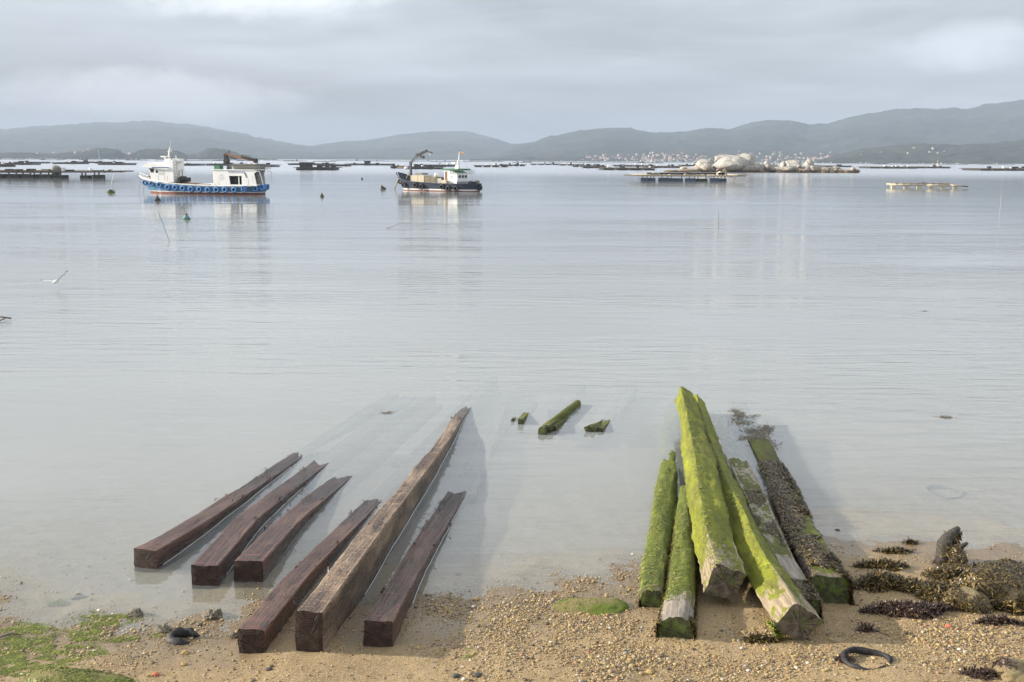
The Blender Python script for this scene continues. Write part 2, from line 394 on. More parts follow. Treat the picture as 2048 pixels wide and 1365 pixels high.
def rockmat(name, a, b, dark, tide=None, green=0.0, scale=1.0, cracks=0.0):
    m, n = newmat(name); oc = n.n('TexCoord').outputs['Object']
    wp = n.n('NewGeometry').outputs['Position']; wz = n.n('SeparateXYZ', Vector=wp).outputs[2]
    b1 = n.noise(oc, 1.4*scale, 5, .6); b2 = n.noise(oc, 9*scale, 5, .65); b3 = n.noise(oc, 40*scale, 3, .6)
    c = n.mix(n.rng(b1, .35, .65), g(*a), g(*b))
    c = n.mix(n.rng(b2, .52, .72, 0, .7), c, g(*dark))
    c = n.mix(n.rng(b3, .55, .7, 0, .6), c, g(*[x*.5 for x in dark]))
    if cracks:
        vo = n.n('TexVoronoi', _feature='DISTANCE_TO_EDGE', Vector=n.n('VectorMath', _operation='ADD', i0=oc, i1=n.n('TexNoise', Vector=oc, Scale=.5).outputs['Color']).outputs[0], Scale=cracks).outputs['Distance']
        c = n.mix(n.rng(vo, .07, .01, 0, .5), c, g(.09, .08, .065))
    if green: c = n.mix(n.rng(b1, .46, .60, 0, green), c, n.mix(b2, g(.05, .08, .01), g(.16, .21, .02)))
    if tide:
        tz = n.math('ADD', wz, n.math('MULTIPLY', n.math('SUBTRACT', b1, .5), tide*.7))
        c = n.mix(n.rng(tz, tide*1.15, tide*.85), c, g(.055, .045, .028))
        c = n.mix(n.math('MULTIPLY', n.rng(tz, tide*2.6, tide*1.2), .45), c, g(.30, .22, .13))
    pbsdf(n, c, .8, .25, n.math('ADD', b2, n.math('MULTIPLY', b3, .4)), .12/scale, .8)
    return m
M_GRANITE = rockmat('pale_granite', (.48, .46, .43), (.38, .36, .32), (.14, .125, .10), 1.0, 0, .22, cracks=.22)
M_ROCK = rockmat('crusted_rock', (.26, .20, .11), (.18, .15, .09), (.09, .07, .045), None, .25, 3.0)
M_MOSSROCK = rockmat('green_crusted_rock', (.20, .17, .07), (.15, .15, .05), (.07, .07, .03), None, .9, 2.4)
M_MUD = rockmat('grey_clod', (.17, .15, .115), (.23, .205, .155), (.11, .10, .08), None, 0, 8.0)

M_HILL, n = newmat('wooded_hill')
pos = n.n('NewGeometry').outputs['Position']
h1 = n.noise(pos, .004, 5, .6); h2 = n.noise(pos, .03, 4, .6)
c = n.mix(n.rng(h1, .35, .65), g(.020, .030, .022), g(.042, .050, .034))
c = n.mix(n.rng(h2, .5, .7, 0, .6), c, g(.011, .018, .013))
c = n.mix(n.rng(h1, .62, .72, 0, .6), c, g(.085, .08, .055))
pbsdf(n, c, .9, .1)

M_WHITE = paint('white_boat_paint', (.80, .80, .78), .35, .12, (.45, .36, .26), .8)
M_BLUE = paint('blue_hull_paint', (.075, .20, .36), .45, .45, (.20, .26, .30), 1.3)
M_TYREB = paint('blue_painted_tyre', (.065, .20, .46), .5, .25, (.03, .04, .06), 3)
M_RED = paint('red_boot_paint', (.17, .05, .035), .6, .3, (.06, .04, .03), 2)
M_NAVY = paint('navy_hull_paint', (.028, .038, .065), .38, .35, (.10, .11, .13), 1.2)
M_RUBBER = paint('black_rubber', (.020, .020, .022), .6, .55, (.12, .10, .07), 7)
M_BLACK = paint('dark_machinery', (.02, .02, .022), .5, .3, (.09, .06, .04), 3)
M_STEELB = paint('dark_blue_steel', (.035, .05, .085), .4, .2, (.12, .12, .12), 3)
M_RUST = paint('rusty_orange_steel', (.24, .135, .095), .6, .4, (.09, .05, .035), 3)
M_GREY = paint('grey_mesh_steel', (.19, .185, .17), .6, .3, (.08, .07, .06), 5)
M_GREEN = paint('green_paint', (.045, .16, .085), .5, .2, (.05, .06, .05), 3)
M_BEIGE = paint('beige_tarp', (.52, .46, .35), .8, .3, (.3, .25, .18), 2)
M_BROWNBOX = paint('brown_box', (.20, .175, .13), .8, .3, (.1, .08, .06), 2)
M_DECK = paint('worn_deck', (.22, .17, .13), .8, .4, (.1, .07, .05), 2)
M_DOOR = paint('brown_door', (.20, .115, .075), .6, .2, (.08, .05, .04), 3)
M_RAFTW = paint('old_raft_timber', (.105, .09, .07), .85, .5, (.03, .027, .022), 1.5)
M_RAFTP = paint('pale_raft_timber', (.34, .30, .23), .85, .4, (.09, .08, .06), 1.5)
M_FLOATD = paint('tarred_float', (.035, .035, .034), .7, .5, (.12, .10, .07), 1.0)
M_FLOATB = paint('blue_float', (.05, .075, .12), .6, .45, (.025, .025, .025), .8)
M_CREAM = paint('cream_float', (.46, .42, .33), .6, .4, (.2, .17, .11), 1.2)
M_DRUM = paint('white_drum', (.75, .74, .70), .5, .2, (.3, .26, .2), 2)
M_ROPE = paint('old_rope', (.30, .25, .13), .9, .3, (.1, .08, .05), 6)
M_ROPEB = paint('blue_rope', (.10, .25, .42), .8, .1, (.1, .2, .3), 6)
M_WALL = paint('white_house_wall', (.42, .405, .38), .8, .15, (.4, .38, .34), .1)
M_ROOF = paint('tile_roof', (.30, .14, .09), .8, .3, (.2, .12, .09), .1)
M_FLAGR = paint('red_cloth', (.45, .04, .03), .8, .05, (.3, .03, .03), 3)
M_FLAGY = paint('yellow_cloth', (.6, .42, .04), .8, .05, (.5, .35, .04), 3)
M_FEATHER = paint('white_feather', (.75, .75, .74), .7, .1, (.5, .5, .5), 3)
M_FEATHERG = paint('dark_feather', (.10, .10, .11), .7, .1, (.05, .05, .05), 3)
M_WGLASS, n = newmat('dark_window_glass')
pbsdf(n, g(.025, .035, .04), .06, .5)

# ------------------------------------------------------------------ ground: one sheet, beach and sea bed
SHX = [-30, -8, -5.4, -4.4, -3.5, -2.9, -2.2, -1.6, -.66, -.1, .65, 1.43, 2.4, 3.3, 3.9, 4.7, 5.4, 6.3, 12, 30]
SHY = [9.6, 9.7, 9.62, 9.45, 9.50, 9.70, 9.82, 9.86, 9.90, 10.10, 10.50, 10.68, 11.3, 11.68, 11.75, 11.72, 11.66, 11.53, 11.4, 11.4]
def ground(x, y):
    x = np.asarray(x, float); y = np.asarray(y, float)
    d = np.interp(x, SHX, SHY)-y
    z = np.where(d > 0, .048*np.minimum(d, 20), .047*np.maximum(d, -9))
    far = np.maximum(-d-9, 0)
    z = z-np.minimum(far*.09, 5)
    near = np.clip((60-np.abs(x))/50, 0, 1)*np.clip((40-y)/20, 0, 1)
    z = z+near*((fb2(x, y, 1.1, 4, 3.3)-.5)*.075+(fb2(x, y, 6, 3, 8.1)-.5)*.022+(fb2(x, y, 26, 2, 1.7)-.5)*.007)*np.clip(1+d*.02, .5, 1)
    return z
def gz(x, y): return float(ground(np.array([x]), np.array([y]))[0])
def grow(a, b, step, f):
    out = [a]; s = step
    while out[-1] < b: s *= f; out.append(out[-1]+s)
    return out
xs = np.array([-v for v in grow(7, 9000, .03, 1.16)[::-1]]+list(np.arange(-6.97, 8.0, .028))+grow(8.0, 9000, .03, 1.16))
ys = np.array([-v for v in grow(-7.2, 60, .03, 1.16)[::-1]]+list(np.arange(7.23, 12.6, .024))+grow(12.6, 9000, .03, 1.10))
gx, gy = np.meshgrid(xs, ys)
gV = np.stack([gx.ravel(), gy.ravel(), ground(gx.ravel(), gy.ravel())], -1)
nx, ny = len(xs), len(ys); ii = np.arange(nx*ny).reshape(ny, nx)
gF = np.stack([ii[:-1, :-1].ravel(), ii[:-1, 1:].ravel(), ii[1:, 1:].ravel(), ii[1:, :-1].ravel()], -1)
tag(mk('beach', gV, gF, M_SAND, smooth=True), kind='structure')
wx = np.array([-v for v in grow(11, 9000, .12, 1.35)[::-1]]+list(np.arange(-10.9, 11, .09))+grow(11, 9000, .12, 1.35))
wy = np.array([-2, 4, 7.5]+list(np.arange(8.4, 13, .07))+grow(13, 9000, .08, 1.12))
X_, Y_ = np.meshgrid(wx, wy); Zg = ground(X_.ravel(), Y_.ravel())
ii = np.arange(X_.size).reshape(X_.shape)
wF = np.stack([ii[:-1, :-1].ravel(), ii[:-1, 1:].ravel(), ii[1:, 1:].ravel(), ii[1:, :-1].ravel()], -1)
tag(mk('sea_water', np.stack([X_.ravel(), Y_.ravel(), np.zeros(X_.size)], -1), wF, M_WATER, attrs={'depth': np.clip(-Zg, 0, 6)}), kind='structure')

# ------------------------------------------------------------------ hills
def hill_fn(prof, D0, R, back, pw, amp, ts):
    us = [p[0] for p in prof]
    el = [(HOR+(p[0]-1024)*ROLL-p[1])/FPX for p in prof]
    def f(u, r):
        u = np.asarray(u, float); r = np.asarray(r, float)
        e = np.interp(u, us, el)
        t = np.clip((r-D0)/(R-D0), 0, 1); s = t**pw*(1.6-.6*t) if pw < 1 else t**pw
        s = np.clip(s, 0, 1)
        b = np.clip((r-R)/back, 0, 1)
        x = r*(u-1024)/FPX; 
        rough = (fb2(x, r, 1/600., 4, 2.2)-.5)*amp*np.sin(np.pi*t)*e*R + (fb2(x, r, 1/ts, 3, 5.)-.5)*ts*.48*np.clip(t*12, 0, 1)
        z = e*r*s*(1-b*b*.9)+rough
        return np.where(r <= D0, -3.0, z)
    return f
def build_hill(name, prof, D0, R, back=1800, pw=.9, amp=.5, ts=40., nr=70, du=4):
    f = hill_fn(prof, D0, R, back, pw, amp, ts)
    u = np.arange(prof[0][0], prof[-1][0]+1, du); r = np.concatenate([np.linspace(D0-20, R, nr), np.linspace(R, R+back, 14)[1:]])
    U, Rr = np.meshgrid(u, r); Z = f(U, Rr)
    V = np.stack([(Rr*(U-1024)/FPX).ravel(), Rr.ravel(), Z.ravel()], -1)
    i2 = np.arange(V.shape[0]).reshape(U.shape)
    F = np.stack([i2[:-1, :-1].ravel(), i2[:-1, 1:].ravel(), i2[1:, 1:].ravel(), i2[1:, :-1].ravel()], -1)
    tag(mk(name, V, F, M_HILL, smooth=True), kind='structure')
    return f
RIGHT = [(940, 322), (990, 308), (1024, 290), (1060, 285), (1095, 274), (1130, 268), (1200, 257), (1250, 258), (1300, 266), (1340, 266), (1400, 259), (1450, 259), (1490, 247), (1540, 242), (1570, 243), (1600, 252), (1640, 250), (1690, 234), (1760, 222), (1860, 219), (1910, 222), (1960, 210), (2010, 204), (2060, 206), (2200, 214), (2400, 205), (2700, 225), (3200, 240)]
CENTRE = [(500, 318), (560, 305), (620, 293), (680, 285), (740, 281), (800, 271), (860, 265), (930, 264), (980, 275), (1020, 288), (1080, 292), (1200, 290)]
LEFT = [(-1200, 270), (-700, 262), (-300, 258), (0, 262), (100, 255), (200, 248), (320, 244), (400, 252), (480, 266), (560, 283), (640, 296), (760, 304), (900, 312)]
LOWR = [(1600, 327), (1650, 312), (1700, 299), (1760, 292), (1820, 286), (1900, 289), (1960, 285), (2048, 277), (2200, 270), (2500, 275), (2900, 300)]
LOWL = [(-400, 300), (-100, 302), (60, 304), (120, 306), (175, 301), (210, 295), (245, 297), (262, 307), (270, 306), (290, 298), (330, 296), (365, 300), (384, 309), (402, 306), (425, 296), (455, 297), (480, 303), (495, 313), (560, 317)]
build_hill('hill_left', LEFT, 4200, 7800, pw=.95, ts=60, back=1000)
build_hill('hill_centre', CENTRE, 4800, 8000, pw=.9, ts=60, back=900)
f_right = build_hill('hill_right', RIGHT, 2900, 5200, pw=1.25, ts=50)
f_lowr = build_hill('headland_right', LOWR, 2350, 2900, back=500, pw=.8, ts=26, du=2)
f_lowl = build_hill('headland_left', LOWL, 2700, 2900, back=300, pw=.45, ts=24, du=1.5, nr=30)

# air ---------------------------------------------------------------
M_HAZE = bpy.data.materials.new('haze_air'); M_HAZE.use_nodes = True; M_HAZE.node_tree.nodes.clear(); n = NT(M_HAZE.node_tree)
pv = n.n('VolumePrincipled', Color=g(.44, .53, .675), Density=1.62e-4, Anisotropy=0.0)
n.t.links.new(pv.outputs[0], n.n('OutputMaterial').inputs['Volume'])
hb = MB().box(-9600, 9600, -150, 9600, -9, 350).build('haze', M_HAZE); tag(hb, 'pale sea haze veiling the far hills', kind='stuff')

# ------------------------------------------------------------------ timbers
def fronds(Pn, Nn, size, flat=.34, wide=.13, jit=.3, seed=0):
    """little forked blades: Pn base points, Nn normals -> V, F(list of arrays), rnd"""
    r = np.random.default_rng(seed); k = len(Pn)
    t = r.normal(size=(k, 3)); t -= (t*Nn).sum(1, keepdims=True)*Nn
    t /= np.linalg.norm(t, axis=1, keepdims=True)+1e-9
    t[:, 2] -= .25; s = np.cross(Nn, t); s /= np.linalg.norm(s, axis=1, keepdims=True)+1e-9
    L = (size*(1+jit*r.normal(size=k))).clip(size*.4)[:, None]; wd = L*wide
    lift = (flat*(.5+r.random(k)))[:, None]
    m = Pn+t*L*.5+Nn*L*lift; e = Pn+t*L+Nn*L*lift*(.4+.8*r.random(k))[:, None]
    V = np.stack([Pn-s*wd*.3, Pn+s*wd*.3, m+s*wd, m-s*wd, e+s*wd*.7, e-s*wd*.7], 1).reshape(-1, 3)
    b = np.arange(k)[:, None]*6
    F = np.concatenate([b+np.array([[0, 1, 2, 3]]), b+np.array([[3, 2, 4, 5]])])
    rn = np.repeat(r.random(k), 6)*.85+np.tile([0, 0, .08, .08, .15, .15], k)
    return V, F, rn
def weed_part(name, Pn, Nn, size, mat, parent, origin, seed=0, **kw):
    V, F, rn = fronds(np.asarray(Pn), np.asarray(Nn), size, seed=seed, **kw)
    o = mk(name, V, F, mat, parent, True, None, origin, {'rnd': rn})
    return o

def timber(name, label, path, W, Hh, roll, mat, endmat, pw=7., ns=60, rough=.012, seed=0, group=None, wave=.02, cat='timber', bev_near=.0):
    """squared or round log swept along path (centre points, near end first)"""
    path = np.array([list(p) for p in path], float)
    sl = np.concatenate([[0], np.cumsum(np.linalg.norm(np.diff(path, axis=0), axis=1))])
    s = np.linspace(0, sl[-1], ns)
    # smooth interpolation through the control points
    def smooth(vals):
        a = np.interp(s, sl, vals); k = max(1, ns//14)
        pad = np.concatenate([2*a[0]-a[k:0:-1], a, 2*a[-1]-a[-2:-k-2:-1]])
        ker = np.hanning(2*k+3)[1:-1]; ker /= ker.sum()
        return np.convolve(pad, ker, 'valid') if len(ker) == 2*k+1 else a
    C = np.stack([smooth(path[:, i]) for i in range(3)], -1)
    tv = lambda a: smooth(np.full(len(sl), a) if np.isscalar(a) else np.interp(np.linspace(0, 1, len(sl)), np.linspace(0, 1, len(a)), a))
    Ws, Hs, Rs = tv(W), tv(Hh), tv(roll)
    T = np.gradient(C, axis=0); T /= np.linalg.norm(T, axis=1, keepdims=True)
    X = np.cross(T, [0, 0, 1.]); X /= np.linalg.norm(X, axis=1, keepdims=True); Yv = np.cross(X, T)
    K = 32
    if pw >= 5:      # squared: seven points a side and a small chamfer
        e = np.linspace(-.93, .93, 8); one = np.ones(8)
        cx = np.concatenate([one, -e, -one, e]); cyy = np.concatenate([e, one, -e, -one])
        cx, cyy = np.roll(cx, -4), np.roll(cyy, -4)
    else:
        an = np.arange(K)*2*PI/K; ca, sa = np.cos(an), np.sin(an)
        rad = (np.abs(ca)**pw+np.abs(sa)**pw)**(-1/pw)
        cx, cyy = ca*rad, sa*rad
    V = []; LP = []
    for i in range(ns):
        a = Rs[i]; px = cx*Ws[i]/2; py = cyy*Hs[i]/2
        q3 = np.stack([np.full(K, s[i]*1.7+seed*9.1), cx*1.6+seed, cyy*1.6], -1)
        dd = (fbm(q3, 4, .55)-.5)*2*rough+(fbm(q3*np.array([.5, .5, .5])+40, 2)-.5)*2*wave
        q4 = np.stack([np.full(K, s[i]*14.+seed), cx*5, cyy*5], -1)
        dd = dd+(vnoise(q4)-.5)*rough*.9
        ln = np.hypot(cx, cyy); px = px+cx/ln*dd; py = py+cyy/ln*dd
        if i == 0: px *= 1-bev_near; py *= 1-bev_near
        rx = px*math.cos(a)-py*math.sin(a); ry = px*math.sin(a)+py*math.cos(a)
        V.append(C[i]+X[i]*rx[:, None]+Yv[i]*ry[:, None])
        LP.append(np.stack([np.full(K, s[i]), px+seed*3.7, py], -1))
    V = np.concatenate(V); LP = np.concatenate(LP)
    edge = np.tile((np.minimum(np.abs(cx), np.abs(cyy)) > .9).astype(float) if pw >= 5 else np.zeros(K), ns)
    F = [(i*K+j, i*K+(j+1) % K, (i+1)*K+(j+1) % K, (i+1)*K+j) for i in range(ns-1) for j in range(K)]
    org = tuple(C[0]-np.array([0, 0, Hs[0]/2]))
    F.append(list(range((ns-1)*K, ns*K)))
    o = mk(name, V, F, mat, None, True, None, org, {'lp': LP, 'edge': edge})
    o.data.polygons[len(F)-1].use_smooth = False
    try: o.data.set_sharp_from_angle(angle=math.radians(34))
    except Exception: pass
    # sawn near end: its own mesh with rings and cracks, slightly domed
    rings = [1., .7, .4, .15]; ev = []; el = []
    c0 = V[:K].mean(0)
    for k, rr in enumerate(rings):
        ev.append(c0+(V[:K]-c0)*rr-T[0]*.006*(1-rr)*0+T[0]*(-.004 if k else 0.0)); el.append(LP[:K]*np.array([1, rr, rr])-np.array([0, seed*3.7*rr, 0]))
    ev = np.concatenate(ev); el = np.concatenate(el)
    ef = [((k+1)*K+j, (k+1)*K+(j+1) % K, k*K+(j+1) % K, k*K+j) for k in range(3) for j in range(K)]+[list(range(4*K-1, 3*K-1, -1))]
    mk('cut_end', ev, ef, endmat, o, False, None, org, {'lp': el})
    tag(o, label, cat, group)
    return o, dict(V=V.reshape(ns, K, 3), C=C, X=X, Y=Yv, org=org, s=s, K=K)
def weed_on(o, d, name, n_, s0, s1, ang, size, mat, seed, keep=None, **kw):
    """scatter blades over part of a log: s0..s1 metres, ang(list of angle windows, 90 deg = top)"""
    r = np.random.default_rng(seed); ns, K = d['V'].shape[:2]
    ss = r.uniform(s0, s1, n_); aw = np.array(ang)[r.integers(0, len(ang), n_)]; aa = np.radians(r.uniform(aw[:, 0], aw[:, 1]))
    fi = np.interp(ss, d['s'], np.arange(ns)).clip(0, ns-1.001); i = fi.astype(int); f = (fi-i)[:, None]
    j = ((aa/(2*PI))*K).astype(int) % K
    p = d['V'][i, j]*(1-f)+d['V'][i+1, j]*f+r.normal(size=(n_, 3))*.006
    nn = d['V'][i, j]-d['C'][i]; nn /= np.linalg.norm(nn, axis=1, keepdims=True)
    if keep is not None:
        k = keep(ss, aa, p); p, nn = p[k], nn[k]
    return weed_part(name, p, nn, size, mat, o, d['org'], seed, **kw)

def strands(o, d, n_, s0, s1, seed):
    """short stringy algae lying over the wood and fraying its edges"""
    def kp(ss, aa, p): return fbm(np.stack([ss*3.1+seed, aa*2.0, np.zeros_like(ss)], -1), 3) > .44
    weed_on(o, d, 'algae_strands', n_, s0, s1, [(-30, 210), (30, 60), (120, 150), (75, 105)], .05, M_STRAND, seed, keep=kp, flat=.12, wide=.075)['kind'] = 'stuff'
def mid(a, b): return ((a[0]+b[0])/2, (a[1]+b[1])/2)
def squared(name, label, tl, tr, bl, br, zb, fl, fr, zf, ext, mat, endmat, seed, mids=(), Hm=None, Hfar=None, roll=0.0, sink=0.05, **kw):
    b0, b1 = P(*bl, zb), P(*br, zb); Y = (b0.y+b1.y)/2
    tm = zat(*mid(tl, tr), Y); Wn = (zat(*tr, Y)-zat(*tl, Y)).length
    hh = Hm or (tm.z-zb+sink)
    tops = [tm]+[P(u, v, z) for u, v, z in mids]
    fm = P(*mid(fl, fr), zf); Wf = (P(fr[0], mid(fl, fr)[1], zf)-P(fl[0], mid(fl, fr)[1], zf)).length
    tops.append(fm); dvec = (fm-tops[-2]); dvec = dvec/dvec.length
    tops.append(fm+dvec*ext)
    hf = Hfar or hh
    nT = len(tops); hs = np.interp(np.linspace(0, 1, nT), [0, 1], [hh, hf])
    path = [t-Vector((0, 0, h_/2)) for t, h_ in zip(tops, hs)]
    return timber(name, label, path, [Wn, Wf, Wf] if abs(Wf-Wn) < .2 else Wn, [hh, hf], roll, mat, endmat, seed=seed, ns=int(30+8*sum((path[i+1]-path[i]).length for i in range(nT-1))), **kw)

GD = 'dark squared timbers lying in the shallows'
D1, d1 = squared('squared_timber', 'dark brown squared timber farthest left, near end in shallow water', (264, 1100), (313, 1100), (264, 1138), (313, 1138), -.01, (577, 913), (607, 913), .0, 5.5, M_DARK, M_END_D, 1, [(402, 1037, .15)], Hm=.32, group=GD)
D2, d2 = squared('squared_timber', 'dark squared timber second from the left with red scratched near end', (382, 1132), (435, 1130), (384, 1173), (439, 1172), -.01, (628, 921), (664, 921), .0, 5.5, M_DARK, M_END_D, 2, [(497, 1032, .14)], Hm=.32, group=GD)
D3, d3 = squared('squared_timber', 'short wet squared timber third from the left, end standing in water', (467, 1122), (526, 1124), (467, 1163), (527, 1165), -.01, (664, 955), (703, 955), .0, 6, M_DARK, M_END_D, 3, [(575, 1040, .13)], Hm=.32, group=GD)
D4, d4 = squared('squared_timber', 'dark squared timber leaning against the tall worn one, end on sand', (475, 1260), (530, 1261), (476, 1311), (530, 1306), .03, (728, 1003), (763, 1003), .0, 6, M_DARK, M_END_D, 4, [(600, 1143, .16)], Hm=.33, group=GD)
D5, d5 = squared('squared_timber', 'longest and tallest worn brown timber, bending away into the water', (591, 1224), (646, 1223), (605, 1314), (654, 1310), .03, (922, 816), (941, 818), .0, 4.5, M_DARK2, M_END_D, 5,
                 [(713, 1100, .43), (794, 997, .35), (857, 919, .27), (886, 880, .20), (916, 835, .07)], Hm=.50, Hfar=.34, group=GD, wave=.03)
D6, d6 = squared('squared_timber', 'dark squared timber farthest right of the brown row, shading the sand', (727, 1242), (785, 1246), (726, 1296), (784, 1299), .03, (892, 988), (931, 991), .0, 6, M_DARK, M_END_D, 6, [(825, 1123, .15)], Hm=.33, group=GD)
for o, d, sd in ((D1, d1, 61), (D2, d2, 62), (D3, d3, 63), (D4, d4, 64), (D5, d5, 65), (D6, d6, 66)):
    L_ = 4.4 if o is not D5 else 9
    r = np.random.default_rng(sd); spots = r.uniform(.5, L_, 7)
    weed_on(o, d, 'seaweed_scraps', 420, .3, L_, [(38, 62), (118, 142)], .045, M_WEEDR, sd, keep=lambda ss, aa, p, sp=spots: np.min(np.abs(ss[:, None]-sp[None]), 1) < .035, flat=.6, wide=.16)['kind'] = 'stuff'
# white thread imitating the meniscus highlight along the timbers' right waterline
M_GLINT = paint('meniscus_glint', (.75, .76, .76), .5, .1, (.5, .5, .5), 4)
for d, o, a, b in ((d2, D2, .3, 3.4), (d3, D3, .1, 3.2), (d1, D1, .1, 3.9), (d5, D5, 1.4, 9.2), (d6, D6, 1.0, 4.3)):
    pts = []
    for s_ in np.linspace(a, b, 40):
        i = int(np.interp(s_, d['s'], np.arange(len(d['s'])))); ring = d['V'][i]
        side = ring[(ring[:, 0] > d['C'][i][0])]
        lo = side[np.argsort(side[:, 2])]; zz_ = lo[:, 2]
        x = np.interp(0., zz_, lo[:, 0]) if zz_[0] < 0 < zz_[-1] else lo[0, 0]
        pts.append((x+.008, d['C'][i][1], .004))
    m = MB().tube(pts, .0035, 5)
    m.build('glint_line', M_GLINT, o, True, d['org'])

# sunken timbers, only a paler streak through the water
for k, (a, b, lab) in enumerate([((932, 985), (1000, 790), 'sunken timber showing as a faint streak right of the brown row'), ((640, 900), (860, 755), 'sunken timber showing faintly beyond the leftmost brown timbers'),
                                 ((800, 905), (940, 740), 'sunken timber showing faintly left of the long worn one'), ((1110, 805), (1160, 735), 'sunken timber showing faintly behind the green log cluster'), ((1210, 840), (1262, 750), 'sunken timber showing faintly right of the green log cluster')]):
    p0, p1 = P(*a), P(*b)
    z0, z1 = gz(p0.x, p0.y)+.10, gz(p1.x, p1.y)+.12
    p0.z, p1.z = min(z0, -.16), min(z1, -.16)
    timber('sunken_timber', lab, [p0, (p0+p1)/2, p1], .28, .26, 0, M_SUNK, M_END_P, seed=20+k, ns=30, group='timbers sunk in the shallows')

GR = 'algae covered timbers heaped at the waterline'
# a: green log at the left of the heap
A_, dA = squared('green_timber', 'green slimed timber at the left edge of the algae covered heap', (1280, 1180), (1330, 1180), (1280, 1218), (1330, 1218), .02, (1321, 902), (1359, 902), .0, 4, M_MOSS_A, M_END_G, 31, [(1307, 1131, .24), (1331, 1000, .12)], Hm=.34, roll=[.06, .06], pw=3.6, group=GR, rough=.02, wave=.03)
strands(A_, dA, 5200, .0, 4.2, 313)
weed_on(A_, dA, 'seaweed_fringe', 5200, .0, 3.6, [(-30, 35)], 0.031, M_WEED, 311)['kind'] = 'stuff'
weed_on(A_, dA, 'seaweed_skirt', 1800, -.0, .10, [(180, 360)], 0.043, M_WEED, 312)['kind'] = 'stuff'
# b: small round log in front
pb0 = P(1350, 1263, .16); pb1 = P(1376, 985, .10)
B_, dB = timber('round_log', 'round log with half bare bark in front of the algae covered heap', [pb0, (pb0*2+pb1)/3+Vector((.02, 0, 0)), pb1], [.31, .27, .25], [.31, .27, .25], [.2, .2], M_MOSS_B, M_END_G, pw=2.4, ns=60, rough=.018, seed=32, group=GR, wave=.03)
strands(B_, dB, 3000, .4, 3.6, 323)
weed_on(B_, dB, 'seaweed_fringe', 6000, .0, 2.6, [(150, 205), (-25, 10)], 0.031, M_WEED, 321)['kind'] = 'stuff'
weed_on(B_, dB, 'seaweed_skirt', 2600, .0, .08, [(150, 390)], 0.043, M_WEED, 322)['kind'] = 'stuff'
# c: tall bright green timber lying across
cz = lambda v: np.interp(v, [795, 1168], [.47, .34])
pc = [P(u, v, cz(v)) for u, v in ((1452, 1168), (1429, 1098), (1410, 1008), (1401, 947), (1391, 897), (1380, 838), (1368, 793))]
C_, dC = timber('bright_green_timber', 'bright green squared timber on top of the heap, far end high above water', pc, [.33, .32, .25], [.33, .32, .25], [-.30, -.42, -.36], M_MOSS_C, M_END_P, pw=5.5, ns=110, rough=.028, seed=33, group=GR, wave=.045)
strands(C_, dC, 5200, .0, 6.5, 331)
# d: crossing timber, edge up
dz = lambda v: np.interp(v, [805, 1000, 1247], [.20, .27, .30])
pd = [P(u, v, dz(v)) for u, v in ((1596, 1248), (1555, 1190), (1524, 1138), (1497, 1087), (1477, 1042), (1456, 996), (1432, 937), (1412, 881), (1401, 836), (1393, 806))]
D_, dD = timber('leaning_green_timber', 'green timber turned edge up with cracked pale sawn end on the sand', pd, [.33, .31, .24], [.33, .31, .24], [-.72, -.80, -.70], M_MOSS_C, M_END_P, pw=6, ns=110, rough=.028, seed=34, group=GR, wave=.035)
strands(D_, dD, 5200, .5, 7.5, 342)
weed_on(D_, dD, 'green_tuft', 260, .0, .05, [(222, 262)], .045, M_ALGA, 341, flat=.7)['kind'] = 'stuff'
# e: pale plank
E_, dE = squared('pale_timber', 'pale bare timber with dark wrack patches between green and weedy ones', (1577, 1199), (1639, 1201), (1600, 1255), (1655, 1255), .05, (1456, 917), (1494, 917), .0, 4, M_PLANK, M_END_G, 35, [(1556, 1105, .22), (1512, 992, .13)], Hm=.34, roll=.03, pw=6, group=GR)
def kE(ss, aa, p):
    v = fbm(np.stack([ss*2.2, aa*1.5, np.zeros_like(ss)], -1), 3)
    return (v > .60-.45*np.clip((ss-1.9)/1.6, 0, .35)) | (ss < .55)
weed_on(E_, dE, 'seaweed_patches', 14000, .0, 4.0, [(50, 130), (60, 90)], 0.031, M_WEED, 351, keep=kE)['kind'] = 'stuff'
weed_on(E_, dE, 'seaweed_skirt', 4400, .0, .55, [(-40, 60), (-20, 30)], 0.043, M_WEED, 352)['kind'] = 'stuff'
weed_on(E_, dE, 'dark_weed_fringe', 4400, .3, 3.6, [(130, 185)], 0.031, M_WEEDR, 353)['kind'] = 'stuff'
# f: weed covered timber
F_, dF = squared('weedy_timber', 'timber thickly covered with brown wrack at the right edge of the heap', (1628, 1152), (1696, 1157), (1640, 1210), (1702, 1211), .06, (1494, 876), (1534, 876), .0, 3, M_WEEDLOG, M_END_G, 36, [(1607, 1060, .20), (1562, 962, .10)], Hm=.36, roll=-.02, pw=6, group=GR)
def kF(ss, aa, p):
    v = fbm(np.stack([ss*1.9+7, aa*1.2, np.zeros_like(ss)], -1), 3)
    return (v > .40) & ~((ss < .33) & (ss > .03) & (aa > math.radians(70)) & (aa < math.radians(135)))
weed_on(F_, dF, 'seaweed_mat', 30000, .0, 5.0, [(0, 60), (50, 130), (50, 130)], 0.050, M_WEED, 361, keep=kF)['kind'] = 'stuff'
weed_on(F_, dF, 'seaweed_skirt', 7200, .0, .12, [(-90, 45), (180, 270), (-60, 60)], 0.053, M_WEED, 362)['kind'] = 'stuff'
weed_on(F_, dF, 'dark_weed_fringe', 5200, .1, 3.6, [(135, 185)], 0.031, M_WEEDR, 363)['kind'] = 'stuff'
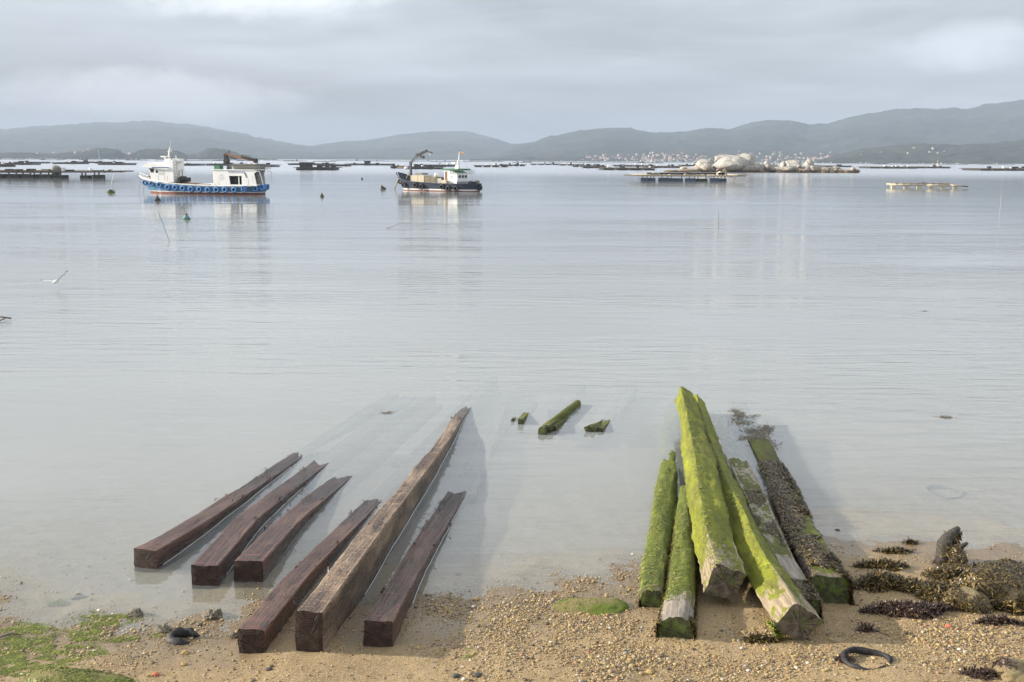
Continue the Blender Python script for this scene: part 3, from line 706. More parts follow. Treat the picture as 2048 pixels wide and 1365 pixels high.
# floating wrack beyond the two weedy timbers
r = np.random.default_rng(5); fp = []
for (u, v, ru, rv, k) in ((1478, 832, 12, 8, 260), (1484, 846, 16, 5, 200), (1500, 862, 18, 6, 200), (1522, 868, 16, 12, 520), (1535, 858, 7, 7, 200), (1470, 822, 10, 4, 60), (1510, 832, 14, 4, 40), (1530, 890, 22, 12, 500), (1496, 876, 16, 5, 160)):
    for _ in range(k):
        p = P(u+r.normal()*ru*.6, v+r.normal()*rv*.6, .004); fp.append(p)
fp = np.array([list(p) for p in fp]); Nn = np.tile([0, 0, 1.], (len(fp), 1))
V, F, rn = fronds(fp, Nn, .05, flat=.18, seed=9)
tag(mk('floating_wrack', V, F, M_WEED, None, True, None, None, {'rnd': rn}), 'loose brown wrack floating on the water behind the weedy timbers', 'seaweed', kind='stuff')

# green log cluster standing out of the water
GC = 'small green logs breaking the surface'
def stub(name, lab, near, far, wpx, zt, zf, ext, mat, endm, seed, roll=0.0, pw=6, h=None):
    a = P(*near, zt); b = P(*far, zf); Wd = wpx/FPX*(a-Vector((0, 0, CAM_H))).length
    dv = (b-a).normalized(); c2 = b+dv*ext; hh = h or Wd
    off = Vector((0, 0, hh/2))
    return timber(name, lab, [a-off, (a+b)/2-off, b-off, c2-off], Wd, hh, roll, mat, endm, seed=seed, ns=34, pw=pw, group=GC, rough=.008, wave=.008)
stub('green_log', 'tiniest green log tip just left of the small green stub', (1025, 838), (1029, 835), 6, .05, .0, .8, M_GLOG, M_END_G, 41)
stub('green_log', 'small dark green stub left of the main green log cluster', (1041, 838), (1053, 825), 11, .10, .0, 1.5, M_GLOG, M_END_G, 42)
stub('green_log', 'longest green log of the cluster, slanting up to the right', (1083, 855), (1147, 807), 15, .13, .10, .3, M_GLOG, M_END_G, 43, pw=3, h=.22)
stub('green_log', 'dark green block in front of the longest green log', (1096, 850), (1127, 826), 12, .15, .04, .6, M_GLOG, M_END_G, 44, roll=.15)
stub('green_log', 'lower dark log on the right side of the green cluster', (1108, 852), (1134, 834), 10, .09, .0, .9, M_GLOG, M_END_G, 45)
stub('green_log', 'bright mossy stub at the left of the right hand trio', (1173, 853), (1187, 848), 9, .10, .0, 1., M_MOSS_A, M_END_G, 46, roll=.5)
stub('green_log', 'mossy ended stub in the middle of the right hand trio', (1184, 852), (1202, 843), 13, .11, .0, 1., M_MOSS_A, M_END_G, 47, roll=.6)
stub('green_log', 'grey topped stub at the right of the right hand trio', (1201, 856), (1214, 843), 11, .07, .01, 1., M_WEEDLOG, M_END_G, 48)

# ------------------------------------------------------------------ rocks, stump, tyres on the beach
def ico(sub):
    t = (1+5**.5)/2
    v = [(-1, t, 0), (1, t, 0), (-1, -t, 0), (1, -t, 0), (0, -1, t), (0, 1, t), (0, -1, -t), (0, 1, -t), (t, 0, -1), (t, 0, 1), (-t, 0, -1), (-t, 0, 1)]
    f = [(0, 11, 5), (0, 5, 1), (0, 1, 7), (0, 7, 10), (0, 10, 11), (1, 5, 9), (5, 11, 4), (11, 10, 2), (10, 7, 6), (7, 1, 8), (3, 9, 4), (3, 4, 2), (3, 2, 6), (3, 6, 8), (3, 8, 9), (4, 9, 5), (2, 4, 11), (6, 2, 10), (8, 6, 7), (9, 8, 1)]
    v = [np.array(p)/np.linalg.norm(p) for p in v]
    for _ in range(sub):
        c = {}; nf = []
        def m(a, b):
            k = (min(a, b), max(a, b))
            if k not in c:
                p = v[a]+v[b]; v.append(p/np.linalg.norm(p)); c[k] = len(v)-1
            return c[k]
        for a, b, d in f:
            x, y, z = m(a, b), m(b, d), m(d, a); nf += [(a, x, z), (b, y, x), (d, z, y), (x, y, z)]
        f = nf
    return np.array(v), np.array(f)
ICO = {k: ico(k) for k in (0, 1, 2, 3, 4)}
def rock_mesh(loc, size, seed, sub=4, rough=.30, fine=.06, freq=1.3, planes=5, lo=.72):
    V, F = ICO[sub]; q_ = V*freq+seed*3.71
    d = 1+(fbm(q_, 3)-.5)*2*rough+(fbm(q_*4, 3)-.5)*2*fine
    # flatten a few random planes so it reads as stone
    r = np.random.default_rng(seed); W = V*d[:, None]
    for _ in range(planes):
        nrm = r.normal(size=3); nrm /= np.linalg.norm(nrm); h = r.uniform(lo, .92)
        over = (W@nrm-h).clip(0); W = W-nrm*over[:, None]*.8
    return W*np.array(size)+np.array(loc), F
def rock(name, label, loc, size, seed, mat, cat='rock', group=None, sub=4, **kw):
    V, F = rock_mesh(loc, size, seed, sub, **kw)
    return tag(mk(name, V, F, mat, None, True, None, loc), label, cat, group), V, F
def weed_cover(o, V, F, loc, n_, size, mat, seed, name='seaweed', keep=None, **kw):
    r = np.random.default_rng(seed); i = r.integers(0, len(F), n_*2); T = V[F[i]]
    b = r.dirichlet((1, 1, 1), len(i)); p = (T*b[..., None]).sum(1)
    nn = np.cross(T[:, 1]-T[:, 0], T[:, 2]-T[:, 0]); nn /= np.linalg.norm(nn, axis=1, keepdims=True)+1e-12
    k = (p[:, 2] > ground(p[:, 0], p[:, 1])-.01) & (nn[:, 2] > -.2)
    if keep is not None: k &= keep(p, nn)
    p, nn = p[k][:n_], nn[k][:n_]
    weed_part(name, p, nn, size, mat, o, loc, seed, **kw)['kind'] = 'stuff'
def on(u, v, dz=0.0):
    p = P(u, v, 0.05)
    for _ in range(3): p = P(u, v, gz(p.x, p.y))
    p.z += dz; return tuple(p)
M3 = np.array(CM.to_3x3())
def Pv(u, v, z):
    d = np.stack([(u-1024)/FPX, (682.5-v)/FPX, -np.ones_like(u)], -1)@M3.T
    t = (z-CAM_H)/d[:, 2]
    return np.stack([d[:, 0]*t, d[:, 1]*t, np.zeros_like(t)+z], -1)
def onv(u, v):
    p = Pv(u, v, .05)
    for _ in range(2): p = Pv(u, v, ground(p[:, 0], p[:, 1]))
    return p
def noisek(th, sc, off): return lambda p, nn: fbm(p*sc+off, 3) > th

l = on(2010, 1200); o, V, F = rock('shore_rock', 'large crusted rock at the right edge, draped with brown wrack', (l[0]+.03, l[1]+.06, l[2]+.06), (.54, .38, .30), 3, M_ROCK)
weed_cover(o, V, F, tuple(o.location), 17000, .042, M_WEED, 71, keep=lambda p, nn, c=o.location.copy(): (fbm(p*3+2, 3) > .40) & ~((p[:, 0] > c.x-.16) & (p[:, 1] < c.y+.05) & (p[:, 2] < c.z+.19) & (fbm(p*4+9, 3) > .36)))
l = on(1935, 1212); o, V, F = rock('shore_rock', 'low crusted rock in front of the large wrack draped one', (l[0], l[1], l[2]+.02), (.24, .20, .14), 5, M_ROCK)
weed_cover(o, V, F, tuple(o.location), 3600, .04, M_WEED, 72, keep=lambda p, nn, c=o.location.x: (p[:, 0] < c-.08) | (fbm(p*5, 2) > .66))
l = on(2030, 1352); o, V, F = rock('shore_rock', 'grey brown rock cut by the bottom right corner of the frame', (l[0]+.02, l[1], l[2]), (.21, .18, .14), 8, M_ROCK)
weed_cover(o, V, F, tuple(o.location), 1500, .036, M_WEEDR, 73, keep=noisek(.58, 6, 1))
l = on(1180, 1213); o, V, F = rock('mossy_rock', 'flat green mossy rock in gravel left of the heap', (l[0]+.02, l[1], l[2]-.030), (.42, .25, .10), 12, M_MOSSROCK, rough=.2)
weed_cover(o, V, F, tuple(o.location), 900, .03, M_ALGA, 74, name='green_weed', keep=lambda p, nn, c=o.location.x: (p[:, 0] < c-.05) & (fbm(p*6, 2) > .5), flat=.3, wide=.1)
l = on(150, 1362); o, V, F = rock('mossy_rock', 'green crusted rock at the bottom left edge of the frame', (l[0], l[1]-.06, l[2]-.04), (.55, .26, .13), 15, M_MOSSROCK, rough=.2)
weed_cover(o, V, F, tuple(o.location), 3200, .035, M_ALGA, 75, name='green_weed', keep=noisek(.50, 4, 7), flat=.3, wide=.1)
for u, v, s_, sd, lab in ((425, 1232, .085, 21, 'grey clod of mud and shells by the water between the timbers'), (325, 1262, .07, 22, 'grey clod of mud beside the half buried tyre'), (272, 1230, .07, 23, 'grey clod of mud among the green weed near the water'), (155, 1196, .05, 24, 'small clod with yellow pebbles standing in the water at left'), (470, 1272, .045, 25, 'small grey clod touching the end of a brown timber')):
    l = on(u, v); rock('mud_clod', lab, (l[0], l[1], l[2]+s_*.1), (s_*1.2, s_, s_*.62), sd, M_MUD, 'clod', 'grey clods along the waterline', 4, rough=.6, fine=.55, freq=2.6)

# weedy stump
l = Vector(on(1890, 1140)); st = thing('driftwood_stump', 'dark driftwood stump pointing up at the waterline, hung with wrack', 'driftwood', tuple(l))
top = zat(1912, 1057, l.y+.42); a = Vector(on(1876, 1132))
M_STUMP = wood('old_grey_stump', (.022, .02, .018), (.065, .058, .05), (.13, .12, .105), .4, .7, .2)
stem = [a+Vector((0, 0, .03))]+[a.lerp(top, t)+Vector((.03*math.sin(t*9), 0, .05*math.sin(t*3.1)+.012*math.sin(t*17))) for t in (.12, .24, .36, .48, .6, .7, .8, .9)]+[top]
mb = MB().tube([p-l for p in stem], [.06, .082, .09, .085, .08, .074, .066, .052, .036, .01], 18); V0 = np.array(mb.v)
V0 = V0+((fbm(V0*11, 4, .65)-.5)*.11)[:, None]*np.array([1, 1, .5])
tr_ = mk('trunk', V0, mb.f, M_STUMP, st, True, attrs={'lp': V0[:, [1, 0, 2]]})
tF = np.array([f_ for f_ in mb.f if len(f_) == 4]); r = np.random.default_rng(6); i = r.integers(0, len(tF), 3400); Tq = V0[tF[i]]; bb_ = r.dirichlet((1, 1, 1, 1), len(i)); p_ = (Tq*bb_[..., None]).sum(1)
nn_ = np.cross(Tq[:, 1]-Tq[:, 0], Tq[:, 3]-Tq[:, 0]); nn_ /= np.linalg.norm(nn_, axis=1, keepdims=True)+1e-12
kk = (fbm(p_*9+4, 3) > .47-.22*nn_[:, 0]) & (p_[:, 2] < .9*(top.z-l.z)); weed_part('hanging_wrack', p_[kk], nn_[kk], .045, M_WEED, st, None, 61, flat=.3)['kind'] = 'stuff'
b0 = a.lerp(top, .45)+Vector((.04, -.06, .03))-l
mb = MB().tube([b0, b0+Vector((.08, -.04, .03)), b0+Vector((.15, -.05, .09))], [.045, .035, .016], 10)
V1 = np.array(mb.v); mk('broken_branch', V1, mb.f, M_STUMP, st, True, attrs={'lp': V1})
for k, (cx_, cy_, cz_, sz_, nb_) in enumerate(((.17, .14, .06, (.11, .13, .15), 4200), (.10, -.08, .02, (.20, .12, .075), 4200), (.13, .30, .10, (.07, .08, .13), 1500))):
    V, F = rock_mesh((cx_, cy_, cz_), sz_, 50+k, 3, .25, .1)
    ms_ = mk('wrack_mass', V, F, M_WEED, st, True, None, None, {'rnd': np.full(len(V), .1)}); ms_['kind'] = 'stuff'
    r = np.random.default_rng(80+k); i = r.integers(0, len(F), nb_); T = V[F[i]]; bb_ = r.dirichlet((1, 1, 1), nb_); p_ = (T*bb_[..., None]).sum(1)
    nn_ = np.cross(T[:, 1]-T[:, 0], T[:, 2]-T[:, 0]); nn_ /= np.linalg.norm(nn_, axis=1, keepdims=True)+1e-12
    weed_part('hanging_wrack', p_, nn_, .036, M_WEED, st, None, 90+k, flat=.35)['kind'] = 'stuff'

# seaweed heaps on the sand
for u, v, w_, d_, h_, nf, mat, lab in ((1822, 1224, .34, .11, .07, 2600, M_WEEDR, 'long dark wrack heap in front of the shore rocks'), (1775, 1172, .30, .17, .13, 3600, M_WEED, 'tall wrack heap just right of the weedy timber'),
        (1765, 1135, .22, .07, .05, 1300, M_WEED, 'flat wrack patch behind the tall heap'), (1880, 1190, .26, .17, .10, 2600, M_WEED, 'wrack heap between the stump and the low crusted rock'), (1940, 1165, .28, .13, .12, 2400, M_WEED, 'wrack spread below the stump toward the large rock'),
        (1962, 1190, .26, .14, .15, 2600, M_WEED, 'high wrack heap against the left flank of the large rock'), (2042, 1222, .22, .08, .07, 1500, M_WEED, 'wrack heap at the foot of the large rock on the right edge'), (1905, 1160, .22, .12, .10, 2200, M_WEED, 'wrack heap around the base of the pointed stump'),
        (1790, 1105, .15, .035, .02, 420, M_WEED, 'thin wrack strip on pale sand near the waterline'), (1822, 1087, .06, .02, .02, 160, M_WEED, 'tiny wrack tuft at the waterline'), (1690, 1322, .06, .03, .015, 150, M_WEEDR, 'small wrack scrap left of the tyre ring'),
        (1730, 1262, .06, .03, .02, 170, M_WEEDR, 'small wrack scrap in the timber shadow above the tyre ring'), (1522, 1282, .14, .035, .02, 420, M_WEED, 'wrack scraps on sand before the cracked timber end'), (1960, 1352, .10, .05, .03, 280, M_WEEDR, 'wrack scrap beside the corner rock'), (2000, 1245, .2, .035, .025, 520, M_WEEDR, 'thin wrack line on gravel below the large rock')):
    l = on(u, v); r = np.random.default_rng(int(u)); k = int(nf*2.4); w_ *= 1.15; d_ *= 1.15
    ang = r.uniform(0, 2*PI, k); rad = np.sqrt(r.random(k)); e = 1+.35*np.sin(ang*3+u)+.2*np.sin(ang*7+v)
    x = rad*np.cos(ang)*w_*e; y = rad*np.sin(ang)*d_*e; zt = h_*np.clip(1-rad**2, 0, 1)*(.6+.8*fbm(np.stack([x*9, y*9, np.full(k, u)], -1), 3))
    p = np.stack([x, y, ground(l[0]+x, l[1]+y)-l[2]+zt*r.random(k)**.35+.004], -1)
    V, F, rn = fronds(p, np.tile([0, 0, 1.], (k, 1))+r.normal(size=(k, 3))*.35, .042, flat=.3, seed=int(v))
    # dark bed under the blades
    bx = MB(); K = 26
    bv = [(0, 0, h_*.75)]+[(math.cos(i*2*PI/K)*w_*f_*(1+.35*math.sin(i*2*PI/K*3+u)), math.sin(i*2*PI/K)*d_*f_*(1+.35*math.sin(i*2*PI/K*3+u)), h_*z_-.02) for f_, z_ in ((.5, .6), (.9, .1)) for i in range(K)]
    V = np.concatenate([V, np.array(bv)]); b = len(F)*3
    o_ = len(V)-len(bv)
    F = [list(x_) for x_ in F]+[[o_, o_+1+i, o_+1+(i+1) % K] for i in range(K)]+[[o_+1+i, o_+1+K+i, o_+1+K+(i+1) % K, o_+1+(i+1) % K] for i in range(K)]
    rn = np.concatenate([rn, np.full(len(bv), .12)])
    ob = mk('seaweed_heap', V, F, mat, None, True, None, None, {'rnd': rn}); ob.location = l
    tag(ob, lab, 'seaweed', 'wrack heaps on the sand')

# green weed over the sand at left, one ground cover
r = np.random.default_rng(77); gp = []
for (u, v, ru, rv, k) in ((50, 1258, 60, 9, 1900), (150, 1280, 45, 13, 2600), (30, 1300, 40, 12, 1600), (120, 1300, 40, 8, 1500), (195, 1305, 18, 6, 600), (215, 1245, 60, 7, 1500), (240, 1236, 40, 6, 900), (185, 1260, 28, 8, 900), (270, 1277, 30, 3, 500), (320, 1270, 25, 3, 300), (20, 1330, 36, 14, 2600), (90, 1325, 40, 9, 1500), (60, 1345, 50, 9, 1800), (150, 1322, 40, 6, 800), (60, 1285, 60, 8, 1400), (110, 1207, 28, 4, 500), (180, 1228, 16, 5, 400), (232, 1282, 12, 2, 150), (930, 1313, 20, 3, 160), (945, 1300, 16, 3, 80), (15, 1282, 14, 5, 300)):
    k = int(k*1.5); gp.append(onv(u+r.normal(size=k)*ru*.55, v+r.normal(size=k)*rv*.7))
gp = np.concatenate(gp); gp = gp[fbm(gp*np.array([11, 17, 1])+3, 4) > .50+r.normal(size=len(gp))*.035]
gp[:, 2] = np.maximum(gp[:, 2], -.01)+r.random(len(gp))*.008
V, F, rn = fronds(gp, np.tile([0, 0, 1.], (len(gp), 1)), .030, flat=.16, wide=.10, seed=12)
tag(mk('green_weed', V, F, M_ALGA, None, True, None, None, {'rnd': rn}), 'bright green weed spread over the sand at the left', 'seaweed', kind='stuff')

# tyres --------------------------------------------------------------
def arc_tyre(name, label, loc, R, r_, a0, a1, squash, tilt, mat=None):
    K, k = 40, 10; V = []; F = []; full = abs(a1-a0-2*PI) < 1e-6
    for i in range(K+1):
        a = a0+(a1-a0)*i/K; wob = 1+.06*math.sin(a*3+1)
        taper = 1.0 if full else max(.25, min(1, 5*min(i/K, 1-i/K)+.25))
        if full: taper = .80+.26*math.sin(a-.4)+.07*math.sin(a*5)
        for j in range(k):
            b = j*2*PI/k; rad = (R+r_*math.cos(b)*.75*taper)*wob; z = r_*math.sin(b)*taper*(1.0 if math.cos(b) < .3 else .55)
            z = z+tilt*R*math.sin(a)
            V.append((rad*math.cos(a), rad*math.sin(a)*squash, z))
    F = [(i*k+j, (i+1)*k+j, (i+1)*k+(j+1) % k, i*k+(j+1) % k) for i in range(K) for j in range(k)]
    if not full: F += [list(range(k)), list(range((K+1)*k-1, K*k-1, -1))]
    V = np.array(V); V = V+((fbm(V*16, 3)-.5)*.03)[:, None]
    o = mk(name, V, F, mat or M_RUBBER, None, True); o.location = loc
    return tag(o, label, 'tyre')
l = on(1733, 1324); arc_tyre('worn_tyre', 'flattened black tyre ring lying in the timber shadow', (l[0], l[1], l[2]+.020), .205, .036, 0, 2*PI, .78, .07)
l = on(368, 1281); arc_tyre('broken_tyre', 'half buried broken black tyre left of the brown timbers', (l[0], l[1], l[2]+.025), .135, .055, .3, 5.4, .62, .12)
l = P(1890, 973); arc_tyre('old_tyre', 'sunken tyre ring showing faintly under the shallow water at right', (l.x, l.y, gz(l.x, l.y)+.015), .25, .04, 0, 2*PI, 1.0, 0, paint('veiled_rubber', (.13, .125, .11), .8, .5, (.2, .18, .14), 6))  # black rubber painted grey to imitate the water's veil over it
m = MB().tube([on(0, 1278, .02), on(22, 1273, .03), on(45, 1272, .01)], [.012, .012, .004], 7)
tag(m.build('driftwood_stick', M_TWIG, smooth=True), 'dark stick lying in green weed at the left edge', 'stick')

# pebbles: gravel is one mass ------------------------------------------
r = np.random.default_rng(3); N0 = 240000
uu = r.uniform(-60, 2110, N0); vv = r.uniform(1085, 1400, N0)
def blob(cu, cv, su, sv): return np.exp(-((uu-cu)/su)**2-((vv-cv)/sv)**2)
dens = .07+1.2*blob(1120, 1240, 170, 62)+.9*blob(1270, 1330, 160, 50)+.9*blob(1010, 1200, 90, 26)+.8*blob(1240, 1150, 90, 18)+.95*blob(1900, 1290, 130, 38)+.7*blob(2000, 1350, 200, 30)+.5*blob(1560, 1350, 120, 22)+.4*blob(1480, 1280, 90, 22)+.4*blob(300, 1245, 120, 20)+.35*blob(180, 1310, 110, 20)+.25*blob(880, 1225, 60, 25)+.2*blob(1040, 1360, 200, 20)
wpx = Pv(uu, vv, .05)
gzv = ground(wpx[:, 0], wpx[:, 1]); cl_ = fb2(wpx[:, 0], wpx[:, 1], 2.6, 3, 4.4)
dens *= np.clip((cl_-.30)*4, .15, 1.7)
dens *= np.where(gzv < -.012, .35, 1)*np.where(gzv < -.10, .25, 1)
keep = r.random(N0) < dens*.85
pp = wpx[keep]; pz = gzv[keep]; k = len(pp)
rad = np.minimum(.0062*np.exp(r.normal(size=k)*.45), .022)
big = rad > .014
def pebbles(idx, sub):
    Vb, Fb = ICO[sub]; m_ = len(idx); nv = len(Vb)
    sc_ = rad[idx][:, None]*np.stack([r.uniform(.8, 1.35, m_), r.uniform(.75, 1.1, m_), r.uniform(.45, .75, m_)], -1)
    a = r.uniform(0, 2*PI, m_); c_, s_ = np.cos(a), np.sin(a)
    jit = 1+r.normal(size=(m_, nv, 1))*.10
    Q = Vb[None]*jit*sc_[:, None, :]
    X_ = Q[..., 0]*c_[:, None]-Q[..., 1]*s_[:, None]; Y_ = Q[..., 0]*s_[:, None]+Q[..., 1]*c_[:, None]
    V = np.stack([X_+pp[idx, 0][:, None], Y_+pp[idx, 1][:, None], Q[..., 2]+(pz[idx]+sc_[:, 2]*.45)[:, None]], -1).reshape(-1, 3)
    F = (np.arange(m_)[:, None, None]*nv+Fb[None]).reshape(-1, 3)
    return V, F, np.repeat(r.random(m_), nv)
V1, F1, r1 = pebbles(np.where(~big)[0], 0); V2, F2, r2 = pebbles(np.where(big)[0], 1)
V = np.concatenate([V1, V2]); F = np.concatenate([F1, F2+len(V1)]); rn = np.concatenate([r1, r2])
tag(mk('gravel', V, F, M_PEB, None, True, None, None, {'rnd': rn}), 'yellow and brown gravel strewn over the wet sand', 'gravel', kind='stuff')
M_BRICK = paint('red_brick_chip', (.40, .13, .07), .8, .2, (.2, .1, .07), 20)
M_OCHRE = paint('ochre_stone', (.33, .23, .09), .6, .3, (.25, .18, .1), 20)
M_DSTONE = paint('dark_stone', (.07, .065, .06), .6, .3, (.12, .1, .08), 20)
for u, v, s_, mt, lab in ((312, 1351, .028, M_BRICK, 'red brick chip on the sand at bottom left'), (1300, 1346, .030, M_OCHRE, 'round ochre pebble before the round log'), (1260, 1322, .024, M_OCHRE, 'ochre stone on the gravel left of the round log'), (370, 1308, .03, M_OCHRE, 'yellow stone cluster below the broken tyre'), (368, 1330, .024, M_OCHRE, 'long yellow stone lowest below the broken tyre'), (912, 1354, .03, M_DSTONE, 'small dark green cobble at the bottom centre'), (955, 1352, .032, M_DSTONE, 'brown cobble right of the dark one at bottom centre'), (952, 1200, .03, M_OCHRE, 'brown pebble on the waterline where the gravel begins'), (1898, 1255, .03, M_BRICK, 'red brick chip on the right hand gravel'), (538, 1340, .025, M_DSTONE, 'dark pebble on sand before the brown timbers'), (1675, 1062, .026, M_DSTONE, 'dark weed ball at the water edge right of the heap')):
    l = on(u, v); rock('beach_stone', lab, (l[0], l[1], l[2]+s_*.3), (s_*1.2, s_, s_*.62), int(u), mt, 'stone', 'single stones on the beach', 3, rough=.45, fine=.16, freq=1.8)

# ------------------------------------------------------------------ boats
def hull(parent, st, levels, lmats, mats, name='hull', close=True):
    """st: list of (x, halfwidth(z-frac list), sheer z); levels: fractions keel..sheer with absolute lower z"""
    V = []; n_ = len(levels)
    for side in (-1, 1):
        for x, hw, sh in st:
            for k, (zl, fl) in enumerate(levels):
                z = zl if fl is None else zl+(sh-zl)*fl
                V.append((hw[k][0]+x, side*hw[k][1], z))
    ns = len(st); F = []; mi = []
    for sd in (0, 1):
        o_ = sd*ns*n_
        for i in range(ns-1):
            for k in range(n_-1):
                f = (o_+i*n_+k, o_+(i+1)*n_+k, o_+(i+1)*n_+k+1, o_+i*n_+k+1)
                F.append(f if sd == 0 else f[::-1]); mi.append(lmats[k])
    for k in range(n_-1):   # transom
        a = (ns-1)*n_+k; b = ns*n_+(ns-1)*n_+k
        F.append((a, b, b+1, a+1)); mi.append(lmats[k])
    return mk(name, V, F, mats, parent, False, mi)
def tyre(parent, c, R, r_, mat, axis='y'):
    return MB().torus(c, R, r_, axis, 18, 7).build('tyre_fender', mat, parent, True)

# --- blue and white mussel boat
o_ = P(260+(95+1895)/2/6.827, 280+734/6.827); BS = (o_-Vector((0, 0, CAM_H))).length/FPX/6.827
def bx(X): return (X-95)*BS
def bz(Y): return (733-Y)*BS
RB = math.radians(-16); CB, SB = math.cos(RB), -math.sin(RB)
XB0 = (95-995)*BS/CB; L0 = (900*BS-1.25*SB)/CB-XB0; KB = L0/17.1
boat = thing('mussel_boat', 'blue and white mussel boat with blue tyre fenders and folded crane', 'boat', (o_.x, o_.y, 0), RB)
class Loc:
    """shifts boat coordinates so that the empty sits amidships"""
    def __init__(s, dx): s.dx = dx
BX = XB0
def sx(X): return ((X-995)*BS+1.9*SB*min(1, max(0, (X-150)/250)))/CB
def sc_(X): return (X-995)*BS/CB
sheer = lambda x: float(np.interp(x/KB, [0, 2.3, 4.7, 8, 12, 15.5, 17.1], [2.22, 1.80, 1.42, 1.16, 1.06, 1.10, 1.28]))
hwid = lambda x: float(np.interp(x/KB, [0, .5, 1.2, 2.4, 4.0, 7, 13, 15.5, 16.6, 17.1], [.06, .65, 1.15, 1.75, 2.15, 2.35, 2.35, 2.15, 1.7, 1.25]))
st = []
for x in (0, .25, .6, 1.2, 1.9, 2.8, 4, 5.5, 7.5, 10, 12.5, 14.5, 15.6, 16.4, 16.85, 17.1):
    x = x*KB
    w_ = hwid(x); rk = np.interp(x, [0, 2.2, 3.5], [1.0, .25, 0]); re = np.interp(x, [15.2, L0], [0, -.55])
    sq = np.interp(x, [0, 2.5, 5, 12, L0], [.12, .45, .85, .9, .7])
    fw = lambda t: (1.75*rk*(1-t)**1.2+re*(1-t), w_*(sq+(1-sq)*t))
    st.append((x+BX, [fw(0), fw(.12), fw(.22), fw(.5), fw(.83), fw(1)], sheer(x)))
hull(boat, st, [(-.5, None), (.22, None), (.34, None), (.34, .45), (.34, .84), (.34, 1.0)], [0, 1, 2, 2, 1], [M_RED, M_WHITE, M_BLUE])
dk = [(x_, -hw[-1][1]*.97, sh-.35) for x_, hw, sh in st]+[(x_, hw[-1][1]*.97, sh-.35) for x_, hw, sh in st][::-1]
mk('deck', dk, [list(range(len(dk)))], M_DECK, boat)
m = MB()
for sd in (-1, 1): m.tube([(x_+hw[-1][0], sd*hw[-1][1], sh+.02) for x_, hw, sh in st], .06, 6)
m.build('cap_rail', M_WHITE, boat, True)
def surf(x, zf=.55): return hwid(x)*np.interp(x, [0, 2.5, 5, 12, L0], [.55, .78, .96, .97, .9])
for X, Y in ((220, 598), (338, 610), (467, 623), (595, 653), (705, 655), (815, 662), (928, 672), (1045, 672), (1165, 678), (1280, 675), (1393, 672), (1512, 672), (1640, 665), (1765, 658), (1838, 645)):
    x = sx(X)-BX; tyre(boat, (x+BX, -surf(x)-.10, bz(Y)), .285, .12, M_TYREB)
    if 500 < X < 1700: tyre(boat, (x+BX, surf(x)+.10, bz(Y)), .285, .12, M_TYREB)
tyre(boat, (sx(1640), -surf(sx(1640)-BX)-.33, bz(648)), .2, .07, M_TYREB)
for yv in (-.75, 0, .75):
    tt = MB().torus((0, 0, 0), .285, .12, 'y', 18, 7).build('tyre_fender', M_TYREB, boat, True); tt.rotation_euler = (0, 0, PI/2); tt.location = (L0+BX-.12, yv, bz(640))
# wheelhouse
y0, y1 = -1.75, .75
wh = MB().prism([(sx(345), bz(560)), (sx(318), bz(412)), (sx(580), bz(420)), (sx(640), bz(300)), (sx(650), bz(296)), (sx(650), bz(590)), (sx(500), bz(590))], y0, y1).build('wheelhouse', M_WHITE, boat)
MB().prism([(sx(222), bz(392)), (sx(250), bz(382)), (sx(330), bz(344)), (sx(400), bz(352)), (sx(600), bz(398)), (sx(600), bz(428)), (sx(530), bz(430)), (sx(310), bz(404))], y0-.18, y1+.18).build('visor_roof', M_WHITE, wh)
MB().box(sx(370), sx(605), y0-.186, y0-.182, bz(413), bz(398)).build('roof_stripe', paint('slate_stripe', (.10, .14, .26), .5, .1), wh)
MB().prism([(sx(328), bz(418)), (sx(384), bz(418)), (sx(378), bz(468)), (sx(342), bz(468))], y0-.012, y0+.01).build('window', M_WGLASS, wh)
MB().box(sx(402), sx(436), y0-.012, y0+.01, bz(472), bz(440)).build('window', M_WGLASS, wh)
MB().box(sx(440), sx(530), y0-.010, y0+.01, bz(498), bz(436)).build('side_panel', paint('pale_panel', (.58, .60, .60), .3, .05), wh)
for i in range(4): MB().prism([(sx(338)+.0, 0), (sx(338)+.02, 0), (sx(326)+.02, .55), (sx(326), .55)], -1.5+i*.8, -.85+i*.8).build('front_window', M_WGLASS, wh).location = (-.045, 0, bz(468))
for X in (436, 560): MB().box(sx(X), sx(X)+.03, y0-.006, y0+.01, bz(575), bz(505)).build('door_seam', M_GREY, wh)
fn = MB().prism([(sx(578), bz(400)), (sx(612), bz(292)), (sx(700), bz(292)), (sx(700), bz(326)), (sx(655), bz(345)), (sx(640), bz(420))], -1.1, -.2).build('funnel', M_WHITE, boat)
MB().tube([(sx(614), -.4, bz(300)), (sx(614), -.4, bz(252))], .05, 6).build('exhaust_pipe', M_WHITE, fn)
MB().box(sx(622), sx(645), -1.112, -1.09, bz(312), bz(296)).build('vent', M_RUST, fn)
ms = MB().prism([(sc_(472), bz(375)), (sc_(542), bz(380)), (sc_(545), bz(290)), (sc_(500), bz(285))], -.35, .35).build('mast_base', M_WHITE, boat)
MB().tube([(sc_(527), 0, bz(290)), (sc_(545), 0, bz(215)), (sc_(560), 0, bz(145))], [.13, .09, .05], 8).build('mast', M_WHITE, ms, True)
MB().tube([(sc_(568), 0, bz(145)), (sc_(577), 0, bz(55))], .015, 5).build('antenna', M_WHITE, ms)
MB().box(sc_(540), sc_(585), -.05, .05, bz(186), bz(180)).box(sc_(538), sc_(560), -.3, .3, bz(206), bz(200)).build('mast_arm', M_WHITE, ms)
MB().box(sc_(452), sc_(520), -.5, .5, bz(275), bz(258)).box(sc_(475), sc_(505), -.2, .2, bz(292), bz(275)).build('radar', M_WHITE, ms)
